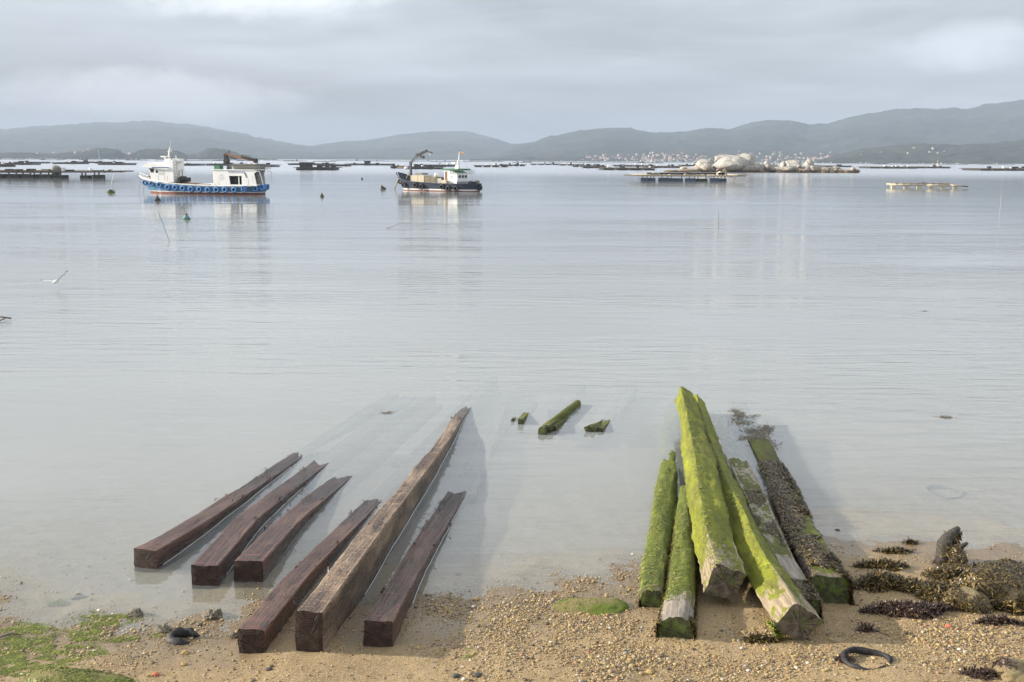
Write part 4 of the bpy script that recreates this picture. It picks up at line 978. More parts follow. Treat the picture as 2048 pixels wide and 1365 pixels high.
# deck gear behind the wheelhouse
wn = MB().lathe([(.05, 0), (.42, .05), (.5, .4), (.42, .75), (.1, .8)], 12, (sx(735), -.9, bz(590))).build('winch', M_BLACK, boat, True)
MB().box(sx(672), sx(790), -1.1, -.1, bz(585), bz(530)).build('engine_box', M_BLACK, boat)
MB().tube([(sx(700), -1.3, bz(590)), (sx(705), -1.3, bz(440)), (sx(730), -1.0, bz(430)), (sx(715), -.8, bz(510))], .06, 6).build('davit', M_GREY, boat)
for X in (648, 690): MB().tube([(sx(X), -1.5, bz(590)), (sx(X), -1.5, bz(330))], .03, 5).build('ladder_rail', M_GREY, boat)
for k in range(6): MB().tube([(sx(648), -1.5, bz(370+k*38)), (sx(690), -1.5, bz(370+k*38))], .02, 5).build('ladder_rung', M_GREY, boat)
MB().box(sx(790), sx(960), -2.1, -1.2, bz(614), bz(596)).build('hatch', M_DECK, boat)
MB().box(sx(985), sx(1200), -2.0, 1.2, bz(622), bz(604)).build('hatch', M_WHITE, boat)
MB().tube([(sx(990), -2.2, bz(604)), (sx(1205), -2.2, bz(611))], .04, 5).build('rail', M_RUST, boat)
# aft house: walls around an opening
ah = thing('aft_house', None, None); ah.parent = boat
yo, yi, yf = -2.05, -1.93, 1.2
zt, zb_ = bz(430), bz(622)
def awall(name, poly, a=yo, b=yi): return MB().prism([(sx(X), bz(Y)) for X, Y in poly], a, b).build(name, M_WHITE, ah)
awall('wall', [(1210, 430), (1240, 480), (1215, 622), (1455, 622), (1440, 500), (1440, 430)])
awall('wall', [(1440, 430), (1440, 500), (1612, 500), (1612, 430)])
awall('wall', [(1612, 430), (1612, 500), (1612, 622), (1812, 622), (1780, 470), (1815, 446), (1812, 430)])
awall('wall', [(1455, 607), (1455, 622), (1612, 622), (1612, 607)])
awall('wall', [(1210, 430), (1240, 480), (1215, 622), (1762, 622), (1745, 470), (1762, 430)], 1.08, 1.2)
MB().box(sx(1216), sx(1228), -1.93, 1.08, zb_, zt).build('front_wall', M_WHITE, ah)
MB().box(sx(1205), sx(1795), yo-.08, yf+.08, zt, zt+.10).build('roof', M_WHITE, ah)
MB().box(sx(1560), sx(1572), yi, yi+.05, bz(607), bz(500)).build('post', M_WHITE, ah)
MB().box(sx(1640), sx(1652), -1.9, 1.05, zb_, zt).build('bulkhead', M_BROWNBOX, ah)
MB().lathe([(.2, 0), (.28, .3), (.2, .6), (.3, .7), (.12, 1.0)], 10, (sx(1585), -1.2, bz(610))).build('capstan', M_GREY, ah, True)
MB().box(sx(1455), sx(1530), -1.6, -.4, bz(618), bz(525)).build('machine', M_BLACK, ah)
for X, X2 in ((1812, 1878), ):
    for yv in (-1.95, 1.0): MB().tube([(sx(1870), yv*.8, bz(605)), (sx(1862), yv*.9, bz(520)), (sx(1850), yv, bz(446)), (sx(1800), yv, bz(440))], .06, 6).build('stern_frame', M_WHITE, ah)
MB().prism([(sx(1790), bz(470)), (sx(1850), bz(452)), (sx(1862), bz(585)), (sx(1818), bz(590))], yi+.3, yi+.34).build('stern_curtain', M_GREY, ah)
M_LOGO = paint('blue_emblem', (.06, .10, .26), .5, .05)
m = MB()
for off in (0, 13):
    m.box(sx(1425+off), sx(1655-off*.2), yo-.006, yo-.003, bz(452+off), bz(446+off))
    m.bar((sx(1655-off*.2), yo-.005, bz(449+off)), (sx(1690-off*.6), yo-.005, bz(522)), .05, .004) if False else m.add([(sx(1655-off*.2), yo-.006, bz(446+off)), (sx(1672-off*.2), yo-.006, bz(466+off)), (sx(1698-off*1.2), yo-.006, bz(524)), (sx(1690-off*1.2), yo-.006, bz(524)), (sx(1662-off*.2), yo-.006, bz(470+off)), (sx(1650-off*.2), yo-.006, bz(452+off))], [[0, 1, 2, 3, 4, 5]])
m.build('side_stripe', M_LOGO, ah)
cx_, cz_ = sx(1338), bz(522)
for k in range(8):
    m = MB(); a = k*PI/4; ca, sa = math.cos(a), math.sin(a)
    for r0, r1, hw_ in ((.20, .30, .035), (.32, .42, .02)):
        m.add([(cx_+ca*r+sa*t, yo-.006, cz_+sa*r-ca*t) for r, t in ((r0, -hw_), (r0, hw_), (r1, hw_*.8), (r1, -hw_*.8))], [[0, 1, 2, 3]])
    m.build('emblem_ray', M_LOGO, ah)
MB().box(cx_-.10, cx_+.10, yo-.006, yo-.003, cz_-.03, cz_+.02).build('emblem_centre', M_RUST, ah)
# roof gear
MB().box(sx(1216), sx(1290), -1.6, -.7, zt+.1, bz(372)).build('green_tank', M_GREEN, boat)
cg = thing('net_cage', None, None); cg.parent = boat
for Xa, Xb, Ya in ((1440, 1850, 362), (1370, 1500, 368)):
    pass
for yv in (-1.9, .8):
    for k in range(22):
        X = 1440+k*19.5; MB().bar((sx(X), yv, zt+.1), (sx(X), yv, bz(364)), .03, .03).build('cage_bar', M_GREY, cg)
    for Y in (364, 384, 404): MB().tube([(sx(1440), yv, bz(Y)), (sx(1856), yv, bz(Y))], .03, 5).build('cage_rail', M_GREY, cg)
MB().prism([(sx(1470), bz(352)), (sx(1500), bz(425)), (sx(1790), bz(425)), (sx(1800), bz(350))], -1.7, .6).build('heaped_net', M_GREY, cg)
MB().tube([(sx(1375), -1.9, bz(370)), (sx(1950), -1.9, bz(370))], .03, 5).build('stern_boom', M_BLACK, boat)
cr = thing('deck_crane', None, None); cr.parent = boat
yc = -.6
MB().lathe([(.30, 0), (.32, .3), (.22, .45)], 10, (sx(1365), yc, zt+.1)).build('pedestal', M_BLACK, cr)
MB().bar((sx(1365), yc, bz(390)), (sx(1325), yc, bz(235)), .36, .42).build('column', M_BLACK, cr)
MB().bar((sx(1310), yc, bz(330)), (sx(1360), yc, bz(290)), .5, .5).build('slew_motor', M_BLACK, cr)
MB().bar((sx(1322), yc, bz(232)), (sx(1540), yc, bz(275)), .26, .30).build('main_boom', M_RUST, cr)
MB().bar((sx(1520), yc, bz(268)), (sx(1740), yc, bz(312)), .30, .36).build('jib', M_RUST, cr)
MB().bar((sx(1390), yc-.2, bz(268)), (sx(1480), yc-.2, bz(292)), .12, .14).build('ram', M_BLACK, cr)
MB().bar((sx(1550), yc-.22, bz(262)), (sx(1735), yc-.22, bz(298)), .14, .22).build('ram', M_BLACK, cr)
MB().tube([(sx(1310), yc, bz(300)), (sx(1302), yc-.1, bz(240)), (sx(1330), yc, bz(208)), (sx(1372), yc, bz(215)), (sx(1378), yc, bz(260))], .05, 6).build('hose', M_BLACK, cr, True)
MB().tube([(sx(1540), yc, bz(265)), (sx(1545), yc, bz(238)), (sx(1600), yc, bz(252)), (sx(1655), yc, bz(258)), (sx(1668), yc, bz(290))], .05, 6).build('hose', M_BLACK, cr, True)
MB().tube([(sx(1368), yc, bz(235)), (sx(1372), yc, bz(178))], .06, 6).build('lamp_post', M_BLACK, cr)
MB().box(sx(1715), sx(1745), yc-.3, yc+.3, bz(340), bz(288)).build('grab', M_BLACK, cr)
for (Xa, Ya, Xb, Yb) in ((122, 545, 76, 728), (178, 590, 140, 724)):
    MB().tube([(sx(Xa), -.1, bz(Ya)), (sx((Xa+Xb)/2)-.05, -.1, bz((Ya+Yb)/2)), (sx(Xb), -.1, -.15)], .025, 5).build('mooring_line', M_ROPE, boat)
for k in range(6):
    xx = BX+.35+k*.42; hh_ = hwid(xx-BX)*.92; zz_ = sheer(xx-BX)
    for sd in (-1, 1): MB().tube([(xx, sd*hh_, zz_), (xx, sd*hh_, zz_+.45)], .022, 5).build('rail_post', M_WHITE, boat)
for sd in (-1, 1): MB().tube([(BX+.35+k*.42, sd*hwid(.35+k*.42)*.92, sheer(.35+k*.42)+.45) for k in range(6)], .022, 5).build('bow_rail', M_WHITE, boat)
MB().tube([(sc_(560), 0, bz(150)), (sc_(330), 0, bz(345))], .018, 4).build('stay_wire', M_GREY, boat)
MB().tube([(sc_(562), 0, bz(160)), (sc_(690), -.6, bz(295))], .018, 4).build('stay_wire', M_GREY, boat)
MB().tube([(sx(300), -1.4, bz(355)), (sx(305), -1.4, bz(300))], .018, 4).build('whip_antenna', M_WHITE, boat)
M_RUSTRUN = paint('rust_run', (.30, .17, .09), .8, .3, (.4, .3, .2), 5)
for X, Y0_, Y1_ in ((520, 505, 560), (1300, 560, 615), (1500, 440, 470), (1700, 540, 612), (1250, 600, 621), (1760, 500, 560)):
    MB().box(sx(X), sx(X)+.035, (yo if X > 1000 else y0)-.004, (yo if X > 1000 else y0)-.001, bz(Y1_), bz(Y0_)).build('rust_streak', M_RUSTRUN, boat)
MB().box(sx(250), sx(300), -.8, .5, bz(530), bz(512)).build('anchor_windlass', M_RUST, boat)

# --- navy work boat
o_ = P(740+1040/7.585, 280+778/7.585); NS = (o_-Vector((0, 0, CAM_H))).length/FPX/7.585; RN = math.radians(-31); CN = math.cos(RN); SN = -math.sin(RN)
boat2 = thing('work_boat', 'navy work boat with raised crane at the bow and white wheelhouse', 'boat', (o_.x, o_.y+1.5, 0), RN)
def nx_(X): return (X-1040)*NS/CN
def nz(Y): return (772-Y)*NS
LN0, LN1 = nx_(362), nx_(1700)-.9*SN/CN
sheer2 = lambda x: float(np.interp(x, [LN0, nx_(440), nx_(520), nx_(620), nx_(1070), LN1], [nz(508), nz(545), nz(600), nz(632), nz(660), nz(662)]))
hw2 = lambda x: float(np.interp(x, [LN0, LN0+.4, LN0+1.0, LN0+2, LN0+3.5, LN1-3, LN1-1.4, LN1-.5, LN1], [.1, .85, 1.3, 1.75, 2.05, 2.1, 1.85, 1.35, .8]))
st = []
for x in list(np.linspace(LN0, LN0+2.4, 7))+list(np.linspace(LN0+3.2, LN1-3, 6))+list(np.linspace(LN1-2.4, LN1, 7)):
    w_ = hw2(x); rk = np.interp(x, [LN0, LN0+2.2], [1, 0]); re = np.interp(x, [LN1-2, LN1], [0, -.3]); sq = np.interp(x, [LN0, LN0+3, LN1-3, LN1], [.15, .85, .9, .8])
    fw = lambda t: (1.25*rk*(1-t)+re*(1-t), w_*(sq+(1-sq)*t))
    st.append((x, [fw(0), fw(.1), fw(.2), fw(.55), fw(1)], sheer2(x)))
hull(boat2, st, [(-.5, None), (.13, None), (.30, None), (.30, .5), (.30, 1.0)], [0, 1, 2, 2], [M_RED, M_WHITE, M_NAVY])
dk = [(x_, -hw[-1][1]*.97, min(sh-.25, .95)) for x_, hw, sh in st]+[(x_, hw[-1][1]*.97, min(sh-.25, .95)) for x_, hw, sh in st][::-1]
mk('deck', dk, [list(range(len(dk)))], M_DECK, boat2)
m = MB()
for sd in (-1, 1): m.tube([(x_+hw[-1][0], sd*hw[-1][1], sh+.02) for x_, hw, sh in st], .05, 6)
m.build('cap_rail', M_NAVY, boat2, True)
for X, Y in ((462, 640), (530, 690), (690, 690), (785, 705), (1112, 705), (1205, 727), (1318, 725)):
    x = nx_(X)+2.0*SN/CN*min(1, .3+(X-440)/250); tyre(boat2, (x, -hw2(x)*np.interp(x, [LN0, LN0+2.5], [.55, .97])-.11, nz(Y)), .30, .12, M_RUBBER)
tyre(boat2, (LN1+.05, .1, nz(712)), .32, .13, M_RUBBER, 'y')
for (Xa, Xb, Ya, Yb, mt, ya, yb, nm) in ((612, 818, 640, 545, M_BEIGE, -1.75, .3, 'beige_crate'), (822, 1002, 655, 566, M_BROWNBOX, -1.75, .3, 'brown_crate')):
    bb = MB().box(nx_(Xa)+1.0, nx_(Xb)+1.0, ya, yb, .6, nz(Yb)).build(nm, mt, boat2)
    for k in range(3): MB().box(nx_(Xa+(Xb-Xa)*k/2)+1.0-.03, nx_(Xa+(Xb-Xa)*k/2)+1.0+.03, ya-.03, ya-.002, .7, nz(Yb)+.01).build('batten', mt, bb)
MB().prism([(nx_(690), nz(540)), (nx_(705), nz(510)), (nx_(800), nz(507)), (nx_(815), nz(540))], -.6, .8).build('tarpaulin', M_GREY, boat2)
MB().lathe([(.32, 0), (.34, .5), (.30, .55)], 12, (nx_(965)+.3, .1, nz(566))).build('white_drum', M_DRUM, boat2, True)
MB().box(nx_(1010), nx_(1110), -1.2, 1.2, .7, nz(575)).build('net_pile', M_BLACK, boat2)
MB().box(nx_(1060), nx_(1120), -1.6, -.8, .7, nz(585)).build('fish_box', M_DRUM, boat2)
wx0, wx1 = nx_(1130)+.87, nx_(1330)+.87
wh2 = MB().prism([(wx0, .5), (wx0, nz(470)), (nx_(1260)+.87, nz(474)), (wx1, nz(510)), (wx1, .5)], -1.45, 1.45).build('wheelhouse', M_WHITE, boat2)
MB().box(wx0+.12, wx0+.58, -1.462, -1.44, .9, nz(482)).build('door', M_DOOR, wh2)
MB().box(wx0+.72, wx0+.78, -1.468, -1.44, .9, nz(480)).build('door_frame', M_WHITE, wh2)
MB().lathe([(.10, 0), (.10, .03)], 12).build('porthole', M_WGLASS, wh2).matrix_local = Matrix.Translation((wx0+1.35, -1.452, nz(560))) @ Matrix.Rotation(PI/2, 4, 'X')
for k in range(3): MB().box(wx1, wx1+.012, -1.1+k*.8, -.5+k*.8, nz(575), nz(535)).build('window', M_WGLASS, wh2)
MB().box(wx0-.1, wx1+.3, -1.6, 1.6, nz(462), nz(440)).build('green_roof', M_GREEN, wh2)
MB().box(wx1-.02, wx1+1.9, -1.5, 1.5, .9, nz(628)).build('aft_coaming', M_NAVY, boat2)
rl = thing('roof_railing', None, None); rl.parent = boat2
for yv in (-1.5, 1.5):
    for k in range(6):
        x = nx_(1270)+.4+k*.42; MB().tube([(x, yv, nz(520)), (x, yv, nz(462))], .025, 5).build('stanchion', M_GREEN, rl)
    for Y in (465, 490, 515): MB().tube([(nx_(1270)+.4, yv, nz(Y)), (nx_(1270)+2.5, yv, nz(Y))], .022, 5).build('rail', M_GREEN, rl)
ms = MB().prism([(nx_(1265)+.2, nz(455)), (nx_(1345)+.1, nz(455)), (nx_(1335)+.1, nz(320)), (nx_(1318)+.2, nz(320))], -.2, .2).build('mast_base', M_WHITE, boat2)
MB().tube([(nx_(1336)+.1, 0, nz(330)), (nx_(1350)+.1, 0, nz(185))], [.09, .05], 7).build('mast', M_WHITE, ms)
MB().lathe([(.05, 0), (.09, .06), (.04, .14)], 8, (nx_(1350)+.1, 0, nz(188))).build('masthead_lamp', M_BLACK, ms)
MB().box(nx_(1250)+.1, nx_(1300)+.1, -.35, .35, nz(368), nz(346)).build('radar', M_WHITE, ms)
MB().tube([(nx_(1282)+.1, 0, nz(368)), (nx_(1310)+.1, 0, nz(400))], .05, 6).build('radar_bracket', M_WHITE, ms)
MB().box(nx_(1345)+.1, nx_(1400)+.1, -.03, .03, nz(332), nz(324)).build('yard', M_WHITE, ms)
for k, mt in enumerate((M_FLAGR, M_FLAGY, M_FLAGR)):
    h0, h1 = ((0, .06), (.06, .16), (.16, .22))[k]
    MB().prism([(nx_(1372), nz(218)+h0), (nx_(1412), nz(218)+h0-.03), (nx_(1412), nz(218)+h1-.03), (nx_(1372), nz(218)+h1)], .05, .06).build('flag_stripe', mt, ms)
cr = thing('bow_crane', None, None); cr.parent = boat2
MB().lathe([(.30, 0), (.28, .5), (.2, .55)], 10, (nx_(572)+.2, 0, .8)).build('pedestal', M_STEELB, cr)
MB().bar((nx_(572)+.2, 0, nz(600)), (nx_(566)+.2, 0, nz(372)), .30, .30).build('column', M_STEELB, cr)
MB().bar((nx_(556)+.2, 0, nz(372)), (nx_(690)+.2, 0, nz(242)), .28, .30).build('main_boom', M_STEELB, cr)
MB().bar((nx_(665)+.2, 0, nz(252)), (nx_(830)+.2, 0, nz(178)), .30, .30).build('jib', M_BLACK, cr)
MB().bar((nx_(612)+.2, -.12, nz(345)), (nx_(690)+.2, -.12, nz(258)), .1, .1).build('ram', M_GREY, cr)
MB().bar((nx_(730)+.2, 0, nz(262)), (nx_(785)+.2, 0, nz(276)), .3, .36).build('winch', M_BLACK, cr)
MB().bar((nx_(815)+.2, 0, nz(185)), (nx_(912)+.2, 0, nz(205)), .2, .16).build('jib_head', M_BLACK, cr)
MB().tube([(nx_(912)+.2, 0, nz(198)), (nx_(915)+.2, 0, nz(225))], .05, 6).build('hook', M_BLACK, cr)
MB().lathe([(.06, 0), (.12, .1), (.06, .22)], 8, (nx_(882)+.2, 0, nz(245))).build('hook_block', M_DRUM, cr)
MB().tube([(nx_(660)+.2, 0, nz(262)), (nx_(655)+.2, 0, nz(220)), (nx_(680)+.2, 0, nz(222)), (nx_(700)+.2, 0, nz(245))], .05, 6).build('hose', M_BLACK, cr, True)
MB().bar((nx_(812)+.2, 0, nz(195)), (nx_(825)+.2, 0, nz(160)), .14, .14).build('lamp', M_BLACK, cr)
MB().bar((nx_(330), .5, nz(428)), (nx_(490), .5, nz(430)), .12, .12).build('bow_boom', M_ROPE, boat2)
MB().lathe([(.1, 0), (.28, .1), (.28, .35), (.1, .45)], 10, (nx_(512), 0, nz(462))).build('hose_reel', M_DRUM, boat2, True)
MB().tube([(nx_(540), -.5, nz(600)), (nx_(545), -.3, nz(560)), (nx_(565), -.3, nz(520)), (nx_(545), -.2, nz(490))], .05, 5).build('yellow_hose', M_FLAGY, boat2)
MB().tube([(nx_(398), -.1, nz(590)), (nx_(372), -.2, nz(660)), (nx_(328), -.3, -.1)], .07, 6).build('anchor_rope', M_ROPE, boat2)
MB().tube([(nx_(1350)+.1, 0, nz(195)), (nx_(1600), 0, nz(650))], .018, 4).build('stay_wire', M_GREY, boat2)
MB().tube([(nx_(1350)+.1, 0, nz(200)), (nx_(830)+.2, 0, nz(180))], .012, 4).build('stay_wire', M_GREY, boat2)
for k in range(2):
    MB().lathe([(.28, 0), (.31, .3), (.28, .62)], 10, (nx_(1530)+.2+k*.55, -.3+k*.9, .95)).build('barrel', M_GREY, boat2, True)
MB().box(nx_(1165)+.3, nx_(1240)+.3, -1.95, -1.55, .75, nz(606)).build('tan_box', M_BEIGE, boat2)

# ------------------------------------------------------------------ granite islet
IO = P(1530, 345.2); IS = (IO-Vector((0, 0, CAM_H))).length/FPX/4.267
isl = thing('granite_islet', 'pale rounded granite islet with a dark tide band, right of centre', 'islet', (IO.x, IO.y, 0))
def ix(X): return (X-1237)*IS
def iz(Y): return (278-Y)*IS
def boulder(X0, X1, Yt, Yb, yd, seed, dep=None, sub=3, rough=.22):
    w_ = (ix(X1)-ix(X0))/2; h_ = (iz(Yt)-iz(Yb))/2*1.08
    V, F = rock_mesh((0, 0, 0), (w_, dep or max(w_*.8, h_), h_), seed, sub, rough*(.7 if sub > 3 else 1.2), .05, 1.1, 5 if sub > 3 else 10, .68)
    o = mk('boulder', V, F, M_GRANITE, isl, True); o.location = (ix((X0+X1)/2), yd, (iz(Yt)+iz(Yb))/2); return o
for i, a in enumerate(((795, 1105, 146, 290, 0, 9), (835, 960, 136, 250, 3), (1005, 1175, 134, 280, 3.5), (665, 830, 178, 300, 1), (950, 1110, 212, 292, -5), (690, 795, 216, 292, -4), (760, 835, 168, 240, 2), (525, 600, 232, 290, -3), (520, 700, 250, 296, -5), (395, 520, 260, 290, -6), (1100, 1215, 195, 296, -2), (1140, 1210, 205, 288, -5),
        (1195, 1300, 190, 296, 0), (1220, 1262, 228, 290, -5), (1290, 1350, 198, 290, 1), (1345, 1395, 190, 262, -2), (1300, 1480, 225, 300, -3), (1390, 1560, 182, 300, 2), (1545, 1622, 168, 262, -1), (1480, 1640, 215, 300, -3), (1600, 1740, 208, 300, 0), (1640, 1760, 232, 300, -4), (1730, 1850, 232, 300, -2), (1800, 1955, 250, 300, -3), (1915, 1965, 232, 286, -2), (1955, 2005, 250, 285, -1), (830, 950, 245, 296, -6), (1060, 1150, 250, 296, -6))):
    boulder(a[0], a[1], a[2], a[3], a[4], 100+i, 10 if i == 0 else None, 4 if i < 6 else 3)
for i, a in enumerate(((640, 1260, 208, 308, 1.5, 7), (1130, 1720, 224, 306, 1.5, 6), (1480, 1960, 246, 304, 0, 5), (560, 900, 238, 304, 0, 5))): boulder(a[0], a[1], a[2], a[3], a[4], 150+i, a[5], 4, .28)
r = random.Random(4)
for i in range(60):
    X = r.uniform(620, 1900); env = np.interp(X, [600, 700, 800, 1150, 1250, 1400, 1600, 1750, 1950], [262, 225, 200, 200, 215, 215, 210, 240, 262])
    s_ = r.uniform(14, 40); Yt = r.uniform(env, 262); boulder(X-s_, X+s_, Yt, Yt+s_*1.5, r.uniform(-7, -2), 200+i, None, 2, .3)

# ------------------------------------------------------------------ mussel rafts
GRF = 'mussel rafts anchored across the bay'
def raft_near(u0, u1, vw, label, zdeck, nb, fl_mat, beam_mat, dep, floats, nlong=5, over=.6, rz=0.0, name='mussel_raft'):
    """floats with a deck of crossed timbers; every timber its own part"""
    a, b = P(u0, vw), P(u1, vw); c_ = (a+b)/2; W = (b-a).length
    t = thing(name, label, 'raft', tuple(c_), rz, GRF); rr = random.Random(int(u0*7+vw))
    for f0, f1, ya, yb in floats:
        m = MB().box(-W/2+W*f0, -W/2+W*f1, ya*dep, yb*dep, -.3, zdeck*.58-.2*rr.random())
        V = np.array(m.v); o = mk('float', V, m.f, fl_mat if rr.random() < .6 else M_FLOATD, t)
        for xf in (f0+.01, f1-.02): MB().box(-W/2+W*xf, -W/2+W*xf+.22, ya*dep+.02, ya*dep+.3, zdeck*.3, zdeck-.06).build('post', beam_mat, t)
    for k in range(nlong):
        y = -dep/2+dep*k/(nlong-1)+rr.uniform(-.1, .1); sg = rr.uniform(-.12, .12)
        MB().tube([(-W/2-rr.uniform(0, over), y, zdeck+sg*.4), (0, y+rr.uniform(-.2, .2), zdeck-.05), (W/2+rr.uniform(0, over), y, zdeck+rr.uniform(-.05, .25))], .13, 6).build('long_timber', beam_mat, t)
    for k in range(nb):
        x = -W/2+W*(k+.5)/nb+rr.uniform(-.1, .1)
        MB().tube([(x, -dep/2-rr.uniform(.1, .8), zdeck+.2), (x+rr.uniform(-.2, .2), 0, zdeck+.18), (x, dep/2+rr.uniform(.1, .8), zdeck+.2)], .10, 5).build('cross_timber', beam_mat, t)
    for k in range(9):
        x = rr.uniform(-.46, .44)*W; h_ = rr.uniform(.15, .5); MB().box(x, x+rr.uniform(.4, 1.8), -dep*.45, -dep*.3, zdeck+.28, zdeck+.28+h_).build('gear_heap', rr.choice((M_RAFTP, M_BLACK, M_RAFTW)), t)
    return t, W
# left raft, cut by the frame
t, W = raft_near(-60, 250, 355, 'long dark mussel raft at the left edge with a net covered hump', 1.25, 30, M_FLOATD, M_RAFTW, 15, ((0, .14, -.5, -.3), (.16, .285, -.5, -.3), (.32, .40, -.5, -.3), (.415, .495, -.5, -.3), (.535, .62, -.5, -.3), (.63, .70, -.5, -.3), (.815, .87, -.5, -.35), (.90, .96, -.5, -.35), (.02, .28, .25, .45), (.33, .49, .25, .45)), 8)
kx = W/310.0
def lx(u): return (u-95)*kx
V, F = rock_mesh((lx(137), -6, 1.75), (1.15, .9, 1.15), 77, 3, .15, .05); mk('net_hump', V-0, F, M_GREY, t, True)
MB().box(lx(150), lx(156), -6.5, -5.5, 1.4, 2.3).build('engine_box', M_DRUM, t)
MB().lathe([(.3, 0), (.4, .3), (.42, .75)], 10, (lx(207), -5, 1.45)).build('white_tub', M_DRUM, t, True)
for xa, xb in ((lx(228), lx(240)), (lx(238), lx(257)), (lx(240), lx(252))):
    MB().bar((xa, -6, 1.2), (xb, -6.3, 1.9), .14, .14).build('loose_beam', M_RAFTW, t)
# right raft before the islet
t, W = raft_near(1268, 1462, 361.5, 'raft of pale planks on blue floats before the granite islet', 1.15, 22, M_FLOATB, M_RAFTP, 12, ((.06, .135, -.5, -.2), (.14, .20, -.48, -.2), (.245, .33, -.5, -.2), (.335, .46, -.47, -.2), (.50, .58, -.5, -.2), (.585, .69, -.48, -.2), (.735, .80, -.5, -.2), (.805, .87, -.46, -.2)), 7, 1.6)
kx = W/194.; lx = lambda u: (u-1365)*kx
MB().box(lx(1278), lx(1395), -6.3, -6.1, 1.0, 1.35).build('deck_edge', M_RAFTP, t)
MB().box(lx(1300), lx(1425), -2, 3, 1.3, 1.75).build('dark_net', M_BLACK, t)
MB().bar((lx(1438), -5, 1.2), (lx(1433), -5, 3.0), .2, .2).build('post', M_RAFTP, t)
V, F = rock_mesh((lx(1426), -4.5, 1.75), (.5, .5, .4), 79, 2); mk('rope_heap', V, F, M_DRUM, t, True)
for ua, ub, za, zb2 in ((1425, 1447, 1.3, .9), (1440, 1475, 1.1, 1.45), (1450, 1470, 1.2, 1.7), (1448, 1452, .2, 1.1)):
    MB().bar((lx(ua), -6.4, za), (lx(ub), -6.2, zb2), .16, .16).build('loose_beam', M_RAFTP, t)
# low cream raft
a, b = P(1772, 375.5), P(1922, 376.5); W = (b-a).length; c_ = (a+b)/2
t = thing('mussel_raft', 'low cream raft of tube floats lashed with dark ropes at right', 'raft', (c_.x, c_.y, 0), -.06, GRF)
for k, (x0, x1) in enumerate(((-.5, -.02), (-.02, .30), (.30, .46))):
    MB().tube([(x0*W, -1.8, .55-.05*k), (x1*W, -1.8, .52-.05*k)], .19, 10).build('tube_float', M_CREAM, t, True)
    MB().tube([(x0*W+.6, 1.8, .55-.05*k), (x1*W, 1.8, .52-.05*k)], .19, 10).build('tube_float', M_CREAM, t, True)
for x in (-.44, -.27, -.10, .06, .22, .38): MB().box(x*W-.35, x*W+.35, -1.9, -1.2, -.2, .42).build('float_block', M_CREAM, t)
for k in range(9):
    x = (-.42+k*.095)*W; MB().bar((x, -1.99, .70), (x+.35, -1.99, .38), .05, .05).build('lashing', M_ROPE, t)
    MB().bar((x, -2, .78), (x+.1, 2, .78), .10, .10).build('cross_timber', M_RAFTW, t)
for yv in (-1.2, 0, 1.2): MB().tube([(-.34*W, yv, .72), (.3*W, yv, .72)], .07, 5).build('long_timber', M_RAFTW, t)
MB().bar((.42*W, -1.5, .4), (.56*W, -1.2, .28), .16, .2).build('loose_beam', M_RAFTW, t)
MB().box(-.02*W, .0*W, -.2, .1, .8, .98).build('mooring_bitt', M_BLACK, t)

def raft_far(u0, u1, vw, label, drums=2, hut=None, mat=None, th=.9):
    a, b = P(u0, vw), P(u1, vw); W = (b-a).length; c_ = (a+b)/2; dep = min(20, W*.8)
    t = thing('mussel_raft', label, 'raft', tuple(c_), random.uniform(-.05, .05), GRF); mat = mat or M_RAFTW
    rr = random.Random(int(u0)*3+int(vw))
    for k in range(4):
        f = k/4+.03; MB().box(-W/2+W*f, -W/2+W*(f+.19), -dep/2, dep/2, -.3, th*.75).build('float', M_FLOATD, t)
    for k in range(6):
        y = -dep/2+dep*k/5; MB().tube([(-W/2-rr.uniform(0, 1), y, th), (0, y, th-.08), (W/2+rr.uniform(0, 1), y, th+rr.uniform(-.1, .2))], .14, 5).build('long_timber', mat, t)
    for k in range(10):
        x = -W/2+W*(k+.5)/10; MB().bar((x, -dep/2-.5, th+.18), (x, dep/2+.5, th+.18), .2, .2).build('cross_timber', mat, t)
    for k in range(drums):
        s_ = rr.uniform(.45, .8); MB().lathe([(s_*.7, 0), (s_, s_*.4), (s_*.9, s_*1.2), (s_*.3, s_*1.4)], 8, (rr.uniform(-.42, .42)*W, -dep*.45, th+.2)).build('white_drum', M_DRUM, t, True)
    for k in range(3):
        x = rr.uniform(-.4, .4)*W; MB().box(x, x+rr.uniform(.8, 2.2), -dep*.4, -dep*.3, th+.2, th+rr.uniform(.6, 1.4)).build('gear_heap', M_BLACK, t)
    if hut:
        x0, x1, h = hut; MB().box(-W/2+W*x0, -W/2+W*x1, -dep/2+.2, -dep/2+4, .1, h).build('hut', M_FLOATD, t)
        MB().box(-W/2+W*x0-.2, -W/2+W*x1+.2, -dep/2, -dep/2+4.2, h, h+.15).build('hut_roof', M_RAFTW, t)
    return t
